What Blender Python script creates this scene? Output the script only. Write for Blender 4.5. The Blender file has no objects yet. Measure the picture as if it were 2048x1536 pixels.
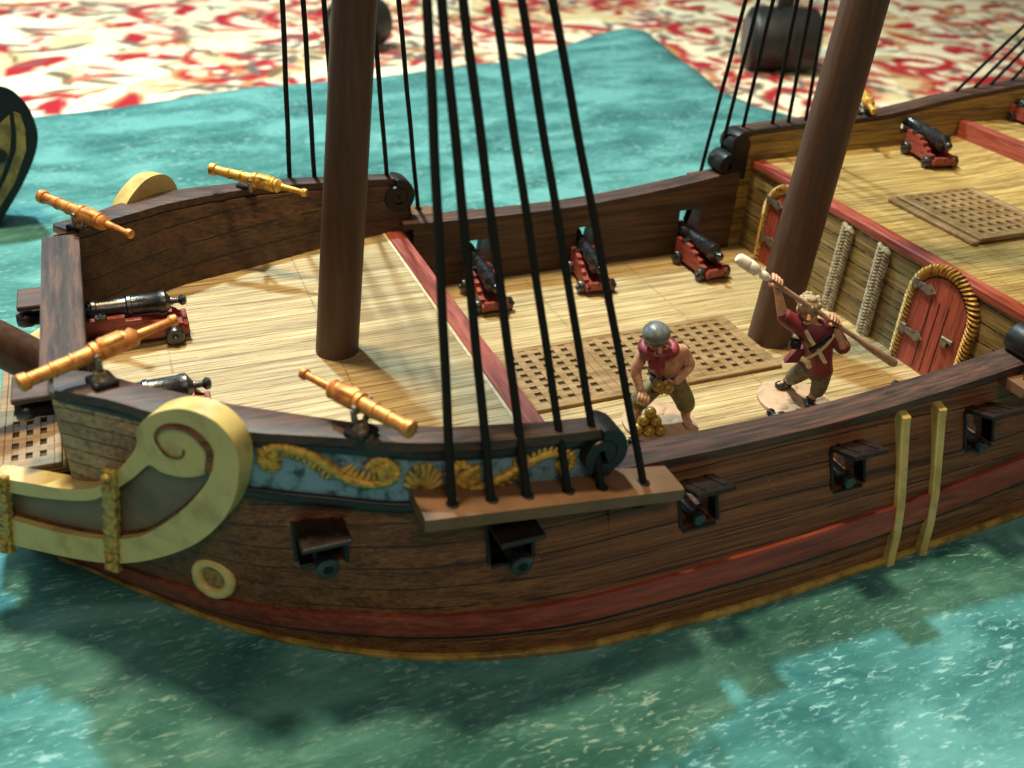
import bpy, bmesh, math, random
import numpy as np
from mathutils import Vector, Matrix, Quaternion
random.seed(7)
SC = bpy.context.scene
COL = SC.collection
PI = math.pi
V = Vector

# ------------------------------------------------------------------ camera
cam = bpy.data.cameras.new('camera')
camo = bpy.data.objects.new('camera', cam); COL.objects.link(camo)
yaw, pit, rol = math.radians(23.58), math.radians(31.92), math.radians(2.98)
fwd = V((math.sin(yaw)*math.cos(pit), math.cos(yaw)*math.cos(pit), -math.sin(pit)))
rt0 = V((math.cos(yaw), -math.sin(yaw), 0)); up0 = rt0.cross(fwd)
rt = math.cos(rol)*rt0 + math.sin(rol)*up0; up = -math.sin(rol)*rt0 + math.cos(rol)*up0
M = Matrix((rt, up, -fwd)).transposed().to_4x4(); M.translation = V((-5.09, -25.07, 14.7))
camo.matrix_world = M
cam.sensor_width = 36; cam.lens = 1.916*1000/2048*36
cam.clip_start = 0.1; cam.clip_end = 2000
cam.dof.use_dof = True; cam.dof.focus_distance = 29.5; cam.dof.aperture_fstop = 0.165
SC.camera = camo
# ------------------------------------------------------------------ world, lamps, exposure
W = bpy.data.worlds.new('World'); SC.world = W; W.use_nodes = True
W.node_tree.nodes['Background'].inputs[0].default_value = (1.0, .86, .70, 1)
W.node_tree.nodes['Background'].inputs[1].default_value = 0.10
def area(name, loc, target, power, color, sx, sy=None):
    l = bpy.data.lights.new(name, 'AREA'); l.energy = power; l.color = color
    l.shape = 'RECTANGLE'; l.size = sx; l.size_y = sy or sx
    o = bpy.data.objects.new(name, l); COL.objects.link(o)
    o.location = loc; o.rotation_euler = (V(target)-V(loc)).to_track_quat('-Z', 'Y').to_euler()
    return o
area('ceiling_panel_cool', (-3, 52, 93), (-8, 14, -4.6), 122000, (.68, .95, 1.0), 5)
area('ceiling_panel_warm', (-7, 17, 95), (4, 4, -4.6), 88000, (1.0, .77, .42), 10)
area('front_fill', (-10, -75, 85), (0, -5, -4), 19000, (1.0, .82, .58), 26)  # added warm fill from behind the camera to brighten the near hull, no fixture
area('window_light', (-55, 115, 48), (0, 5, 0), 30000, (.74, .90, 1.0), 55, 30)
SC.view_settings.view_transform = 'Standard'; SC.view_settings.look = 'None'
SC.view_settings.exposure = 0.3; SC.view_settings.gamma = 1
SC.cycles.use_denoising = True
SC.cycles.max_bounces = 6

# ------------------------------------------------------------------ material helpers
def newmat(name):
    m = bpy.data.materials.new(name); m.use_nodes = True
    nt = m.node_tree
    return m, nt, nt.nodes['Principled BSDF']
def N(nt, t, **k):
    n = nt.nodes.new(t)
    for a, b in k.items(): setattr(n, a, b)
    return n
def math_(nt, op, a, b=None, c=None):
    n = N(nt, 'ShaderNodeMath', operation=op)
    for i, v in enumerate((a, b, c)):
        if v is None: continue
        if isinstance(v, (int, float)): n.inputs[i].default_value = v
        else: nt.links.new(v, n.inputs[i])
    return n.outputs[0]
def ramp(nt, fac, stops):
    n = N(nt, 'ShaderNodeValToRGB'); e = n.color_ramp.elements
    while len(e) < len(stops): e.new(.5)
    for i, (p, c) in enumerate(stops):
        e[i].position = p; e[i].color = (*c, 1) if len(c) == 3 else c
    nt.links.new(fac, n.inputs[0]); return n.outputs[0]
def coords(nt, scale=(1, 1, 1), loc=(0, 0, 0)):
    tc = N(nt, 'ShaderNodeTexCoord'); mp = N(nt, 'ShaderNodeMapping')
    mp.inputs['Scale'].default_value = scale; mp.inputs['Location'].default_value = loc
    nt.links.new(tc.outputs['Object'], mp.inputs['Vector']); return mp.outputs[0]
def noise(nt, vec, scale, detail=4, rough=.55, dist=0):
    n = N(nt, 'ShaderNodeTexNoise'); n.inputs['Scale'].default_value = scale
    n.inputs['Detail'].default_value = detail; n.inputs['Roughness'].default_value = rough
    n.inputs['Distortion'].default_value = dist
    nt.links.new(vec, n.inputs['Vector']); return n.outputs[0]
def mix(nt, fac, a, b, mode='MIX'):
    n = N(nt, 'ShaderNodeMix', data_type='RGBA', blend_type=mode)
    for i, v in ((0, fac), (6, a), (7, b)):
        if isinstance(v, (int, float)): n.inputs[i].default_value = v
        elif isinstance(v, tuple): n.inputs[i].default_value = (*v, 1) if len(v) == 3 else v
        else: nt.links.new(v, n.inputs[i])
    return n.outputs[2]
def bump(nt, bs, h, strength=.5, dist=.05):
    b = N(nt, 'ShaderNodeBump'); b.inputs['Strength'].default_value = strength; b.inputs['Distance'].default_value = dist
    nt.links.new(h, b.inputs['Height']); nt.links.new(b.outputs[0], bs.inputs['Normal'])
def wood(name, cols, grain=(.35, 5, 5), plank=None, axis=1, groove=(.01, .008, .005), rough=.45, spec=.5, bstr=.5, gw=.07, butts=None, wear=None, streak=0):
    """long-grain painted wood: grain stretched along local x; plank seams along one axis"""
    m, nt, bs = newmat(name)
    v = coords(nt, grain)
    n1 = noise(nt, v, 1.6, 6, .65, .25)
    n2 = noise(nt, coords(nt, (grain[0]*.4, grain[1]*.35, grain[2]*.35), (3, 7, 1)), 1.1, 3, .5)
    f = math_(nt, 'ADD', math_(nt, 'MULTIPLY', n1, .65), math_(nt, 'MULTIPLY', n2, .35))
    c = ramp(nt, f, [(.39, cols[0]), (.5, cols[1]), (.61, cols[2])])
    h = n1
    if wear:
        wn = noise(nt, coords(nt, (grain[0]*1.0, grain[1]*.22, grain[2]*.22), (9, 2, 5)), .9, 3, .6)
        c = mix(nt, ramp(nt, wn, [(.56, (0, 0, 0)), (.72, (.8, .8, .8))]), c, wear)
    if streak:
        sn = noise(nt, coords(nt, (.16, 3.6, 3.6), (2, 8, 3)), 2.2, 6, .7)
        st_ = ramp(nt, sn, [(.50, (1, 1, 1)), (.66, (1-streak, 1-streak*1.08, 1-streak*1.2))])
        c = mix(nt, 1.0, c, st_, 'MULTIPLY')
    if plank:
        sep = N(nt, 'ShaderNodeSeparateXYZ'); nt.links.new(coords(nt), sep.inputs[0])
        jit = math_(nt, 'MULTIPLY', noise(nt, coords(nt, (.3, .3, .3)), 1.0, 2), plank*.35)
        a = math_(nt, 'DIVIDE', math_(nt, 'ADD', sep.outputs[axis], jit), plank)
        fr = math_(nt, 'FRACT', a)
        g = math_(nt, 'LESS_THAN', fr, gw)
        brk = math_(nt, 'GREATER_THAN', noise(nt, coords(nt, (.5, 2.2, 2.2), (4, 4, 4)), 1.5, 2), .42)
        g = math_(nt, 'MULTIPLY', g, math_(nt, 'ADD', math_(nt, 'MULTIPLY', brk, .65), .35))
        # per-plank tone
        wn_ = N(nt, 'ShaderNodeTexWhiteNoise', noise_dimensions='1D'); nt.links.new(math_(nt, 'FLOOR', a), wn_.inputs['W'])
        tone = math_(nt, 'ADD', math_(nt, 'MULTIPLY', wn_.outputs[0], .3), .85)
        hsv = N(nt, 'ShaderNodeHueSaturation'); nt.links.new(c, hsv.inputs['Color']); nt.links.new(tone, hsv.inputs['Value'])
        c = hsv.outputs[0]
        if butts:
            b = math_(nt, 'LESS_THAN', math_(nt, 'FRACT', math_(nt, 'ADD', math_(nt, 'DIVIDE', sep.outputs[0], butts), math_(nt, 'MULTIPLY', noise(nt, coords(nt, (.5, 4, 4)), 3, 1), .02))), .012)
            b = math_(nt, 'MULTIPLY', b, math_(nt, 'GREATER_THAN', noise(nt, coords(nt, (1, 3, 3)), 2.2, 2), .45))
            g = math_(nt, 'MAXIMUM', g, math_(nt, 'MULTIPLY', b, .6))
        c = mix(nt, g, c, groove)
        h = math_(nt, 'SUBTRACT', n1, math_(nt, 'MULTIPLY', g, .9))
    if wear:
        sp = ramp(nt, noise(nt, coords(nt, (1.2, 2.6, 2.6), (5, 1, 8)), 7, 2), [(.69, (0, 0, 0)), (.74, (.7, .7, .7))])
        c = mix(nt, sp, c, tuple(min(1, q*1.7+.02) for q in cols[2]))
    nt.links.new(c, bs.inputs['Base Color'])
    rr = math_(nt, 'ADD', math_(nt, 'MULTIPLY', n1, .3), rough-.15); nt.links.new(rr, bs.inputs['Roughness'])
    bs.inputs['Specular IOR Level'].default_value = spec
    bump(nt, bs, h, bstr, .06)
    return m
def paint(name, col, rough=.5, var=.35, scale=2.5, metal=0, spec=.5, dark=None, bstr=.15, dirt=.42):
    m, nt, bs = newmat(name)
    n1 = noise(nt, coords(nt), scale, 5, .6)
    lo = dark or tuple(x*(1-var) for x in col); hi = tuple(min(1, x*(1+var*.5)) for x in col)
    c = ramp(nt, n1, [(dirt-.08, lo), (dirt+.08, col), (.72, hi)])
    nt.links.new(c, bs.inputs['Base Color'])
    bs.inputs['Metallic'].default_value = metal; bs.inputs['Specular IOR Level'].default_value = spec
    rr = math_(nt, 'ADD', math_(nt, 'MULTIPLY', n1, .25), rough-.12); nt.links.new(rr, bs.inputs['Roughness'])
    bump(nt, bs, noise(nt, coords(nt), scale*5, 3), bstr, .03)
    return m
MT = {}
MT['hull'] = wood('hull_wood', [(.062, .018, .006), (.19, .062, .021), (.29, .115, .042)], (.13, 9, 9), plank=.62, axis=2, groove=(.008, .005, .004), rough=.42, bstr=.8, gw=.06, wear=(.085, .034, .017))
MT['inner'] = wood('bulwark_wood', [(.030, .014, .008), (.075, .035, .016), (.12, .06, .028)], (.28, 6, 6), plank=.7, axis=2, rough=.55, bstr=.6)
MT['rail'] = wood('rail_wood', [(.022, .013, .012), (.055, .030, .024), (.12, .050, .032)], (.35, 5, 5), rough=.50, spec=.4, bstr=.35, wear=(.030, .022, .024))
MT['dark'] = paint('black_paint', (.009, .009, .011), .40, .4, 3, spec=.35)
MT['navy'] = paint('dark_blue_moulding', (.009, .012, .017), .4, .4, 2)
MT['deck'] = wood('deck_wood', [(.24, .15, .06), (.46, .33, .155), (.64, .51, .295)], (.22, 11, 11), plank=.44, axis=1, groove=(.15, .085, .03), rough=.40, spec=.55, bstr=.5, gw=.06, butts=4.7, streak=.5)
MT['deckhi'] = wood('quarterdeck_wood', [(.22, .13, .036), (.42, .28, .088), (.58, .42, .17)], (.3, 8, 8), plank=.55, axis=1, groove=(.22, .12, .035), rough=.5, spec=.5, bstr=.45, gw=.06, butts=5.3, streak=.45)
MT['ochre'] = wood('ochre_bulwark', [(.13, .075, .018), (.30, .19, .05), (.42, .28, .085)], (.3, 7, 7), plank=.6, axis=2, groove=(.05, .03, .01), rough=.5, bstr=.5)
MT['bulk'] = wood('bulkhead_wood', [(.11, .075, .025), (.26, .18, .064), (.38, .28, .115)], (7, .35, 6), plank=.62, axis=2, groove=(.012, .008, .004), rough=.55, bstr=.6, gw=.09)
MT['red'] = wood('red_paint', [(.16, .026, .018), (.36, .068, .048), (.50, .14, .10)], (.5, 5, 5), rough=.42, bstr=.3)
MT['red_y'] = wood('red_beam_paint', [(.16, .026, .016), (.31, .055, .036), (.42, .10, .068)], (6, .5, 6), rough=.55, bstr=.3)
MT['red_z'] = wood('red_door_paint', [(.17, .024, .014), (.32, .052, .030), (.42, .085, .05)], (5, 5, .5), rough=.5, bstr=.4)
MT['wale'] = wood('red_wale', [(.15, .024, .016), (.27, .045, .028), (.38, .085, .045)], (.25, 4, 4), rough=.42, bstr=.3)
MT['redcar'] = wood('gun_carriage_red', [(.12, .02, .014), (.27, .048, .033), (.36, .08, .06)], (1, 6, 6), rough=.4, bstr=.3)
MT['yellow'] = paint('ochre_yellow_paint', (.60, .46, .17), .36, .2, 1.2, spec=.5, dark=(.44, .31, .10))
MT['yellowd'] = paint('waterline_yellow', (.42, .29, .07), .45, .4, 1.2, dark=(.19, .12, .03), dirt=.5)
MT['panel'] = paint('grey_brown_panel', (.175, .122, .078), .5, .2, .6, dark=(.125, .08, .045))
MT['gold'] = paint('antique_gold', (.64, .38, .075), .42, .6, 5, metal=.4, dark=(.22, .13, .02), bstr=.5)
MT['goldp'] = paint('gold_paint', (.48, .32, .075), .45, .5, 6, metal=.25, dark=(.13, .10, .03), bstr=.5)
MT['copper'] = paint('copper_gold', (.66, .27, .07), .44, .55, 4.5, metal=.45, dark=(.45, .14, .05), bstr=.3)
MT['gilt'] = paint('door_gilt', (.42, .235, .05), .4, .6, 5, metal=.3, dark=(.12, .06, .012), bstr=.4)
MT['lid'] = paint('dark_brown_lid', (.020, .012, .010), .32, .5, 3, spec=.5, dark=(.010, .009, .009))
MT['blue'] = paint('frieze_blue', (.17, .29, .38), .5, .5, 3, dark=(.03, .05, .06), dirt=.42)
MT['iron'] = paint('black_iron', (.013, .0145, .018), .28, .4, 4, spec=.8, bstr=.3)
MT['steel'] = paint('worn_iron', (.22, .19, .14), .4, .6, 7, metal=.5, dark=(.06, .05, .035))
MT['tan'] = wood('grating_wood', [(.16, .09, .033), (.27, .162, .066), (.35, .22, .105)], (.6, 5, 5), rough=.5, bstr=.25)
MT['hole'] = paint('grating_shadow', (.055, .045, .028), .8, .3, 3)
MT['mast'] = wood('mast_brown', [(.060, .029, .018), (.078, .038, .024), (.098, .050, .032)], (4, 4, .3), rough=.5, spec=.4, bstr=.15)
MT['chan'] = paint('brown_channel', (.17, .085, .042), .5, .2, 1.5, bstr=.1)
MT['cord'] = paint('black_cord', (.010, .011, .010), .75, .3, 8, spec=.2)
MT['rope'] = paint('rope', (.34, .29, .20), .7, .6, 5, dark=(.10, .08, .05))
MT['skin'] = paint('skin_paint', (.58, .31, .19), .5, .35, 4, dark=(.38, .17, .09))
MT['skirt'] = paint('crimson_cloth', (.26, .028, .036), .5, .6, 4, dark=(.10, .012, .018))
MT['coat'] = paint('red_coat', (.17, .018, .024), .5, .6, 3, dark=(.085, .012, .018))
MT['olive'] = paint('olive_cloth', (.20, .165, .075), .6, .5, 3, dark=(.10, .08, .035))
MT['greyb'] = paint('brown_grey_cloth', (.13, .105, .065), .6, .5, 3, dark=(.06, .045, .028))
MT['cap'] = paint('grey_cap', (.17, .185, .19), .35, .5, 3, dark=(.07, .08, .085))
MT['hair'] = paint('tan_hair', (.40, .29, .17), .55, .5, 8, dark=(.18, .12, .06))
MT['cream'] = paint('cream_paint', (.66, .55, .36), .45, .3, 4)
MT['base'] = paint('flesh_base', (.48, .31, .20), .6, .25, 2)
MT['ball'] = paint('gold_ball', (.42, .25, .045), .38, .4, 6, metal=.3, dark=(.22, .12, .02))
MT['pole'] = paint('pole_wood', (.36, .22, .15), .42, .4, 4, dark=(.22, .12, .075))
MT['white'] = paint('offwhite', (.80, .72, .58), .5, .2, 5)
MT['plastic'] = paint('black_plastic', (.016, .0155, .015), .42, .2, 1, spec=.4)
MT['plasticg'] = paint('grey_rim', (.10, .10, .10), .4, .2, 1)

# ------------------------------------------------------------------ mesh helpers
class MB:
    def __init__(s): s.v = []; s.f = []; s.m = []
    def add(s, verts, faces, mi=0):
        o = len(s.v); s.v += [tuple(p) for p in verts]
        for f in faces: s.f.append(tuple(i+o for i in f)); s.m.append(mi)
        return s
    def box(s, c, size, R=None, ch=0, mi=0):
        x, y, z = size[0]/2, size[1]/2, size[2]/2
        bm = bmesh.new(); bmesh.ops.create_cube(bm, size=1)
        for v in bm.verts: v.co = V((v.co.x*2*x, v.co.y*2*y, v.co.z*2*z))
        if ch: bmesh.ops.bevel(bm, geom=bm.edges[:], offset=ch, segments=1, affect='EDGES', profile=.5)
        bm.verts.index_update()
        vs = [((R @ v.co) if R else v.co) + V(c) for v in bm.verts]
        fs = [[v.index for v in f.verts] for f in bm.faces]; bm.free()
        return s.add(vs, fs, mi)
    def sphere(s, c, r, sc=(1, 1, 1), R=None, u=16, w=10, mi=0):
        bm = bmesh.new(); bmesh.ops.create_uvsphere(bm, u_segments=u, v_segments=w, radius=r); bm.verts.index_update()
        vs = []
        for v in bm.verts:
            p = V((v.co.x*sc[0], v.co.y*sc[1], v.co.z*sc[2]))
            vs.append((R @ p if R else p) + V(c))
        fs = [[v.index for v in f.verts] for f in bm.faces]; bm.free()
        return s.add(vs, fs, mi)
    def tube(s, pts, rad, n=10, cap=True, mi=0, flat=1.0):
        pts = [V(p) for p in pts]; k = len(pts)
        rads = rad if isinstance(rad, (list, tuple)) else [rad]*k
        T = [(pts[min(i+1, k-1)]-pts[max(i-1, 0)]).normalized() for i in range(k)]
        ref = V((0, 0, 1)) if abs(T[0].z) < .9 else V((1, 0, 0))
        u = (ref - T[0]*ref.dot(T[0])).normalized(); vs = []
        for i in range(k):
            u = (u - T[i]*u.dot(T[i])).normalized(); w = T[i].cross(u)
            for j in range(n):
                a = 2*PI*j/n; vs.append(pts[i] + (u*math.cos(a) + w*math.sin(a)*flat)*rads[i])
        fs = [(i*n+j, i*n+(j+1) % n, (i+1)*n+(j+1) % n, (i+1)*n+j) for i in range(k-1) for j in range(n)]
        if cap: fs += [tuple(range(n-1, -1, -1)), tuple(range((k-1)*n, k*n))]
        return s.add(vs, fs, mi)
    def lathe(s, a, b, prof, n=16, mi=0):
        """prof: (t along a->b, radius)"""
        a, b = V(a), V(b); pts = [a.lerp(b, t) for t, r in prof]
        d = (b-a).normalized(); ref = V((0, 0, 1)) if abs(d.z) < .9 else V((1, 0, 0))
        u = (ref-d*ref.dot(d)).normalized(); w = d.cross(u); vs = []
        for p, (t, r) in zip(pts, prof):
            for j in range(n):
                an = 2*PI*j/n; vs.append(p+(u*math.cos(an)+w*math.sin(an))*r)
        k = len(prof)
        fs = [(i*n+j, i*n+(j+1) % n, (i+1)*n+(j+1) % n, (i+1)*n+j) for i in range(k-1) for j in range(n)]
        fs += [tuple(range(n-1, -1, -1)), tuple(range((k-1)*n, k*n))]
        return s.add(vs, fs, mi)
    def sweep(s, st, mi=0):
        """st: list of (centre, half width vector, half thickness vector); chamfered bar"""
        vs = []; c = .82
        prof = [(-1, -c), (-c, -1), (c, -1), (1, -c), (1, c), (c, 1), (-c, 1), (-1, c)]
        for p, w, t in st:
            for a, b in prof: vs.append(V(p)+V(w)*a+V(t)*b)
        n = 8; k = len(st)
        fs = [(i*n+j, i*n+(j+1) % n, (i+1)*n+(j+1) % n, (i+1)*n+j) for i in range(k-1) for j in range(n)]
        fs += [tuple(range(n-1, -1, -1)), tuple(range((k-1)*n, k*n))]
        return s.add(vs, fs, mi)
    def extrude(s, poly, f, d0, d1, mi=0):
        """poly: 2D outline, f(a,b,d) -> 3D; solid between depths d0 and d1"""
        n = len(poly); vs = [f(a, b, d0) for a, b in poly] + [f(a, b, d1) for a, b in poly]
        fs = [(i, (i+1) % n, n+(i+1) % n, n+i) for i in range(n)]
        # caps triangulated with bmesh fill
        bm = bmesh.new(); bv = [bm.verts.new((a, b, 0)) for a, b in poly]; face = bm.faces.new(bv)
        tri = bmesh.ops.triangulate(bm, faces=[face]); bm.verts.index_update()
        tf = [[v.index for v in fc.verts] for fc in bm.faces]; bm.free()
        fs += [tuple(t) for t in tf] + [tuple(i+n for i in reversed(t)) for t in tf]
        return s.add(vs, fs, mi)
    def build(s, name, mats, parent=None, smooth=40):
        me = bpy.data.meshes.new(name); me.from_pydata([tuple(v) for v in s.v], [], s.f)
        if not isinstance(mats, (list, tuple)): mats = [mats]
        for m in mats: me.materials.append(m)
        me.polygons.foreach_set('material_index', s.m)
        bm = bmesh.new(); bm.from_mesh(me); bmesh.ops.recalc_face_normals(bm, faces=bm.faces[:]); bm.to_mesh(me); bm.free()
        if smooth:
            me.polygons.foreach_set('use_smooth', [True]*len(me.polygons))
            me.set_sharp_from_angle(angle=math.radians(smooth))
        o = bpy.data.objects.new(name, me); COL.objects.link(o)
        if parent: o.parent = parent
        return o
def thing(name, label, cat, loc=(0, 0, 0), rotz=0, group=None):
    o = bpy.data.objects.new(name, None); COL.objects.link(o); o.empty_display_size = .3
    o.location = loc; o.rotation_euler = (0, 0, rotz); o['label'] = label; o['category'] = cat
    if group: o['group'] = group
    return o
def tag(o, label, cat, group=None):
    o['label'] = label; o['category'] = cat
    if group: o['group'] = group
    return o
def copy_tree(o, parent=None):
    c = o.copy(); COL.objects.link(c); c.parent = parent
    for ch in list(o.children): copy_tree(ch, c)
    return c
def dup(o, label, loc=None, rotz=None, sc=1):
    c = copy_tree(o); c['label'] = label; c.scale = sc if isinstance(sc, tuple) else (sc, sc, sc)
    if loc is not None: c.location = loc
    if rotz is not None: c.rotation_euler = (0, 0, rotz)
    return c
def evaluated(o):
    dg = bpy.context.evaluated_depsgraph_get(); dg.update()
    return bpy.data.meshes.new_from_object(o.evaluated_get(dg))
def skinned(name, joints, edges, mat, parent, sub=2, extra=None):
    """one continuous body grown from a skeleton: joints {k: (x,y,z,r)}"""
    ks = list(joints); idx = {k: i for i, k in enumerate(ks)}
    me = bpy.data.meshes.new(name); me.from_pydata([joints[k][:3] for k in ks], [(idx[a], idx[b]) for a, b in edges], [])
    o = bpy.data.objects.new(name, me); COL.objects.link(o)
    o.modifiers.new('s', 'SKIN')
    for i, k in enumerate(ks):
        r = joints[k][3]; rr = r if isinstance(r, tuple) else (r, r)
        me.skin_vertices[0].data[i].radius = rr; me.skin_vertices[0].data[i].use_root = (i == 0)
    m1 = evaluated(o); o.modifiers.clear()
    bm = bmesh.new(); bm.from_mesh(m1)
    bmesh.ops.holes_fill(bm, edges=[e for e in bm.edges if e.is_boundary], sides=0)
    bmesh.ops.recalc_face_normals(bm, faces=bm.faces[:]); bm.to_mesh(m1); bm.free(); o.data = m1
    sub_ = o.modifiers.new('b', 'SUBSURF'); sub_.levels = sub_.render_levels = sub
    m2 = evaluated(o); o.modifiers.clear(); o.data = m2; m2.name = name
    m2.materials.clear(); m2.materials.append(mat)
    m2.polygons.foreach_set('use_smooth', [True]*len(m2.polygons))
    o.parent = parent
    return o
def cub(P, x):
    X = [p[0] for p in P]; Y = [p[1] for p in P]; n = len(P)
    d = [(Y[i+1]-Y[i])/(X[i+1]-X[i]) for i in range(n-1)]
    m = [d[0]] + [0 if d[i-1]*d[i] <= 0 else 2*d[i-1]*d[i]/(d[i-1]+d[i]) for i in range(1, n-1)] + [d[-1]]
    i = 0
    while i < n-2 and x > X[i+1]: i += 1
    h = X[i+1]-X[i]; t = min(1, max(0, (x-X[i])/h))
    return (2*t**3-3*t**2+1)*Y[i]+(t**3-2*t**2+t)*h*m[i]+(-2*t**3+3*t**2)*Y[i+1]+(t**3-t**2)*h*m[i+1]
def frange(a, b, s):
    n = max(1, round((b-a)/s)); return [a+(b-a)*i/n for i in range(n+1)]

# ------------------------------------------------------------------ ship lines (port side; y is mirrored for starboard)
WL = -4.6                                    # the ship stands on the mat at this height
BX = [(-9.35, .05), (-8.8, 1.2), (-7.92, 2.05), (-6.3, 3.8), (-4.54, 5.56), (-2.5, 7.1), (.12, 8.48), (2.2, 9.15), (4.6, 9.6), (9.35, 9.75), (14, 9.55), (20.3, 9.2), (28, 8.4), (38, 7.2)]
MX = [(-9.9, .05), (-9.2, 1.3), (-8.3, 3.0), (-7.5, 4.2), (-6.2, 5.45), (-5, 6.35), (-3.5, 7.25), (-1.5, 7.95), (.5, 8.4), (3, 8.6), (6, 8.5), (10, 8.45), (16, 8.5), (20, 8.35), (28, 7.9), (38, 7.2)]
FX = [(-7.5, 4.45), (-6.2, 5.45), (-5.5, 6.0), (-3.7, 7.15), (-1.6, 7.85), (.4, 8.38), (2.3, 8.6), (5, 8.72)]
FIN = [(-7.5, 3.9), (-6.5, 4.3), (-5.5, 5.1), (-5, 5.42), (-4, 6.14), (-3, 6.67), (-2, 7.16), (-1, 7.6), (0, 7.87), (1, 8.1), (2, 8.2), (3, 8.33), (5, 8.42)]
FOUT = [(-7.5, 4.8), (-6.2, 5.6), (-5.5, 6.22), (-3.7, 7.42), (-1.6, 8.1), (-.7, 8.42), (.4, 8.66), (2.3, 8.88), (5, 9.0)]
FDECK = [(-7.5, 3.8), (-6.5, 4.2), (-3.8, 5.8), (-1, 6.65), (2.3, 7.72), (4.3, 8.15)]
FZ = [(-7.5, 3.0), (-5.5, 2.9), (-3, 2.7), (-1, 2.5), (1, 2.3), (3, 2.15), (5, 2.02)]
MZ = [(4, .5), (6, .43), (9, .40), (11, .42), (12, .46), (14, .6), (16, .8), (18, 1.05), (20, 1.3)]
QZ = [(19, 2.85), (21, 2.92), (26, 2.98), (30.5, 3.5), (34.6, 4.0), (38, 4.5)]
QIN = [(19, 7.85), (24, 8.05), (30, 8.05), (38, 7.6)]
def qdz(x): return 1.55 + max(0, x-28)*.06
def yo(x, z):
    if z <= 0:
        t = (z-WL)/-WL; b, m = cub(BX, x), cub(MX, x)
        return b+(m-b)*t+.3*t*(1-t)*4*min(1, max(0, (x+9)/5))
    m = cub(MX, x)
    if x < 5: return m+(cub(FX, x)-m)*min(1, z/2)
    if x > 19.3: return m+(cub(QIN, x)+.75-m)*min(1, z/2.5)
    return m
def zt(x):
    if x < -7.45: return -.75
    if x < 4.8: return cub(FZ, x)-.3
    if x < 19.4: return cub(MZ, x)-.25
    return cub(QZ, x)-.25
def yi(x, z):
    if x < -7.45: return max(.02, yo(x, z)-.5)
    if x < 4.8:
        t = max(0, z/cub(FZ, x)); return min(yo(x, z)-.25, cub(FDECK, x)+(cub(FIN, x)-cub(FDECK, x))*t)
    if x < 19.4: return 7.75
    return cub(QIN, x)
SHIP = thing('model_ship', 'large brown painted wooden model sailing ship standing on the teal sea mat', 'model ship')
# ---- hull shell with gun ports cut through
PORTS_MAIN = [(7.42, -1.05), (12.3, -1.05), (17.15, -.84)]
PORTS_LOW = [(-2.24, -.52), (2.15, -.85)]
def hull_mesh(sg):
    mb = MB()
    xs = sorted(set([round(x, 3) for x in frange(-9.35, -7.5, .3)+frange(-7.44, 4.79, .42)+frange(4.81, 19.39, .6)+frange(19.41, 38, .8)]))
    if True:
        ring = []
        for x in xs:
            top = zt(x); nz = 12
            out = [(x, sg*yo(x, WL+(top-WL)*i/nz), WL+(top-WL)*i/nz) for i in range(nz+1)]
            inn = [(x, sg*yi(x, top+(WL-top)*i/6), top+(WL-top)*i/6) for i in range(7)]
            ring.append(out+inn)
        n = len(ring[0]); vs = [p for r in ring for p in r]
        o = len(mb.v); mb.v += vs
        for i in range(len(xs)-1):
            for j in range(n):
                a, b = i*n+j, i*n+(j+1) % n
                mb.f.append((o+a, o+b, o+b+n, o+a+n))
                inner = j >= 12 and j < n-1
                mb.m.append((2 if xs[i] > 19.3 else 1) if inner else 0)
        for r0 in (0, (len(xs)-1)*n):
            mb.f.append(tuple(o+r0+j for j in range(n))); mb.m.append(0)
    return mb
def cut_hull(sg):
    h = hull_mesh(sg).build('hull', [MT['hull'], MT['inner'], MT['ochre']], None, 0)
    cut = MB()
    for x, z in PORTS_MAIN+PORTS_LOW: cut.box((x, sg*8.4, z), (1.02, 3.4, 1.02))
    cut.box((28.3, sg*8.3, 2.35), (.7, 3, .5))
    cuto = cut.build('port_cutter', MT['dark'], None, 0)
    bo = h.modifiers.new('b', 'BOOLEAN'); bo.object = cuto; bo.operation = 'DIFFERENCE'; bo.solver = 'EXACT'
    nm = evaluated(h); bpy.data.objects.remove(h); bpy.data.objects.remove(cuto); return nm
hb = bmesh.new()
for sg in (-1, 1): hb.from_mesh(cut_hull(sg))
nm = bpy.data.meshes.new('hull'); hb.to_mesh(nm); hb.free()
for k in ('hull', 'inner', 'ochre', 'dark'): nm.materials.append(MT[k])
nm.polygons.foreach_set('use_smooth', [True]*len(nm.polygons)); nm.set_sharp_from_angle(angle=math.radians(35))
hull = bpy.data.objects.new('hull', nm); COL.objects.link(hull); hull.parent = SHIP
# stern closing board
MB().box((38.1, 0, -.4), (.3, 14.2, 8.4)).build('transom', MT['hull'], SHIP)
# red cutwater
cw = MB()
for sg in (1,):
    prof = [(-8.6, WL), (-9.3, WL), (-9.55, -3.9), (-9.75, -2.6), (-9.8, -1.2), (-9.5, -.8), (-8.6, -.8)]
    cw.extrude(prof, lambda a, b, d: V((a, d*(1.0 if a > -9 else .55 if a > -11 else .3), b)), -1, 1)
cw.build('cutwater', MT['wale'], SHIP)
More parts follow.
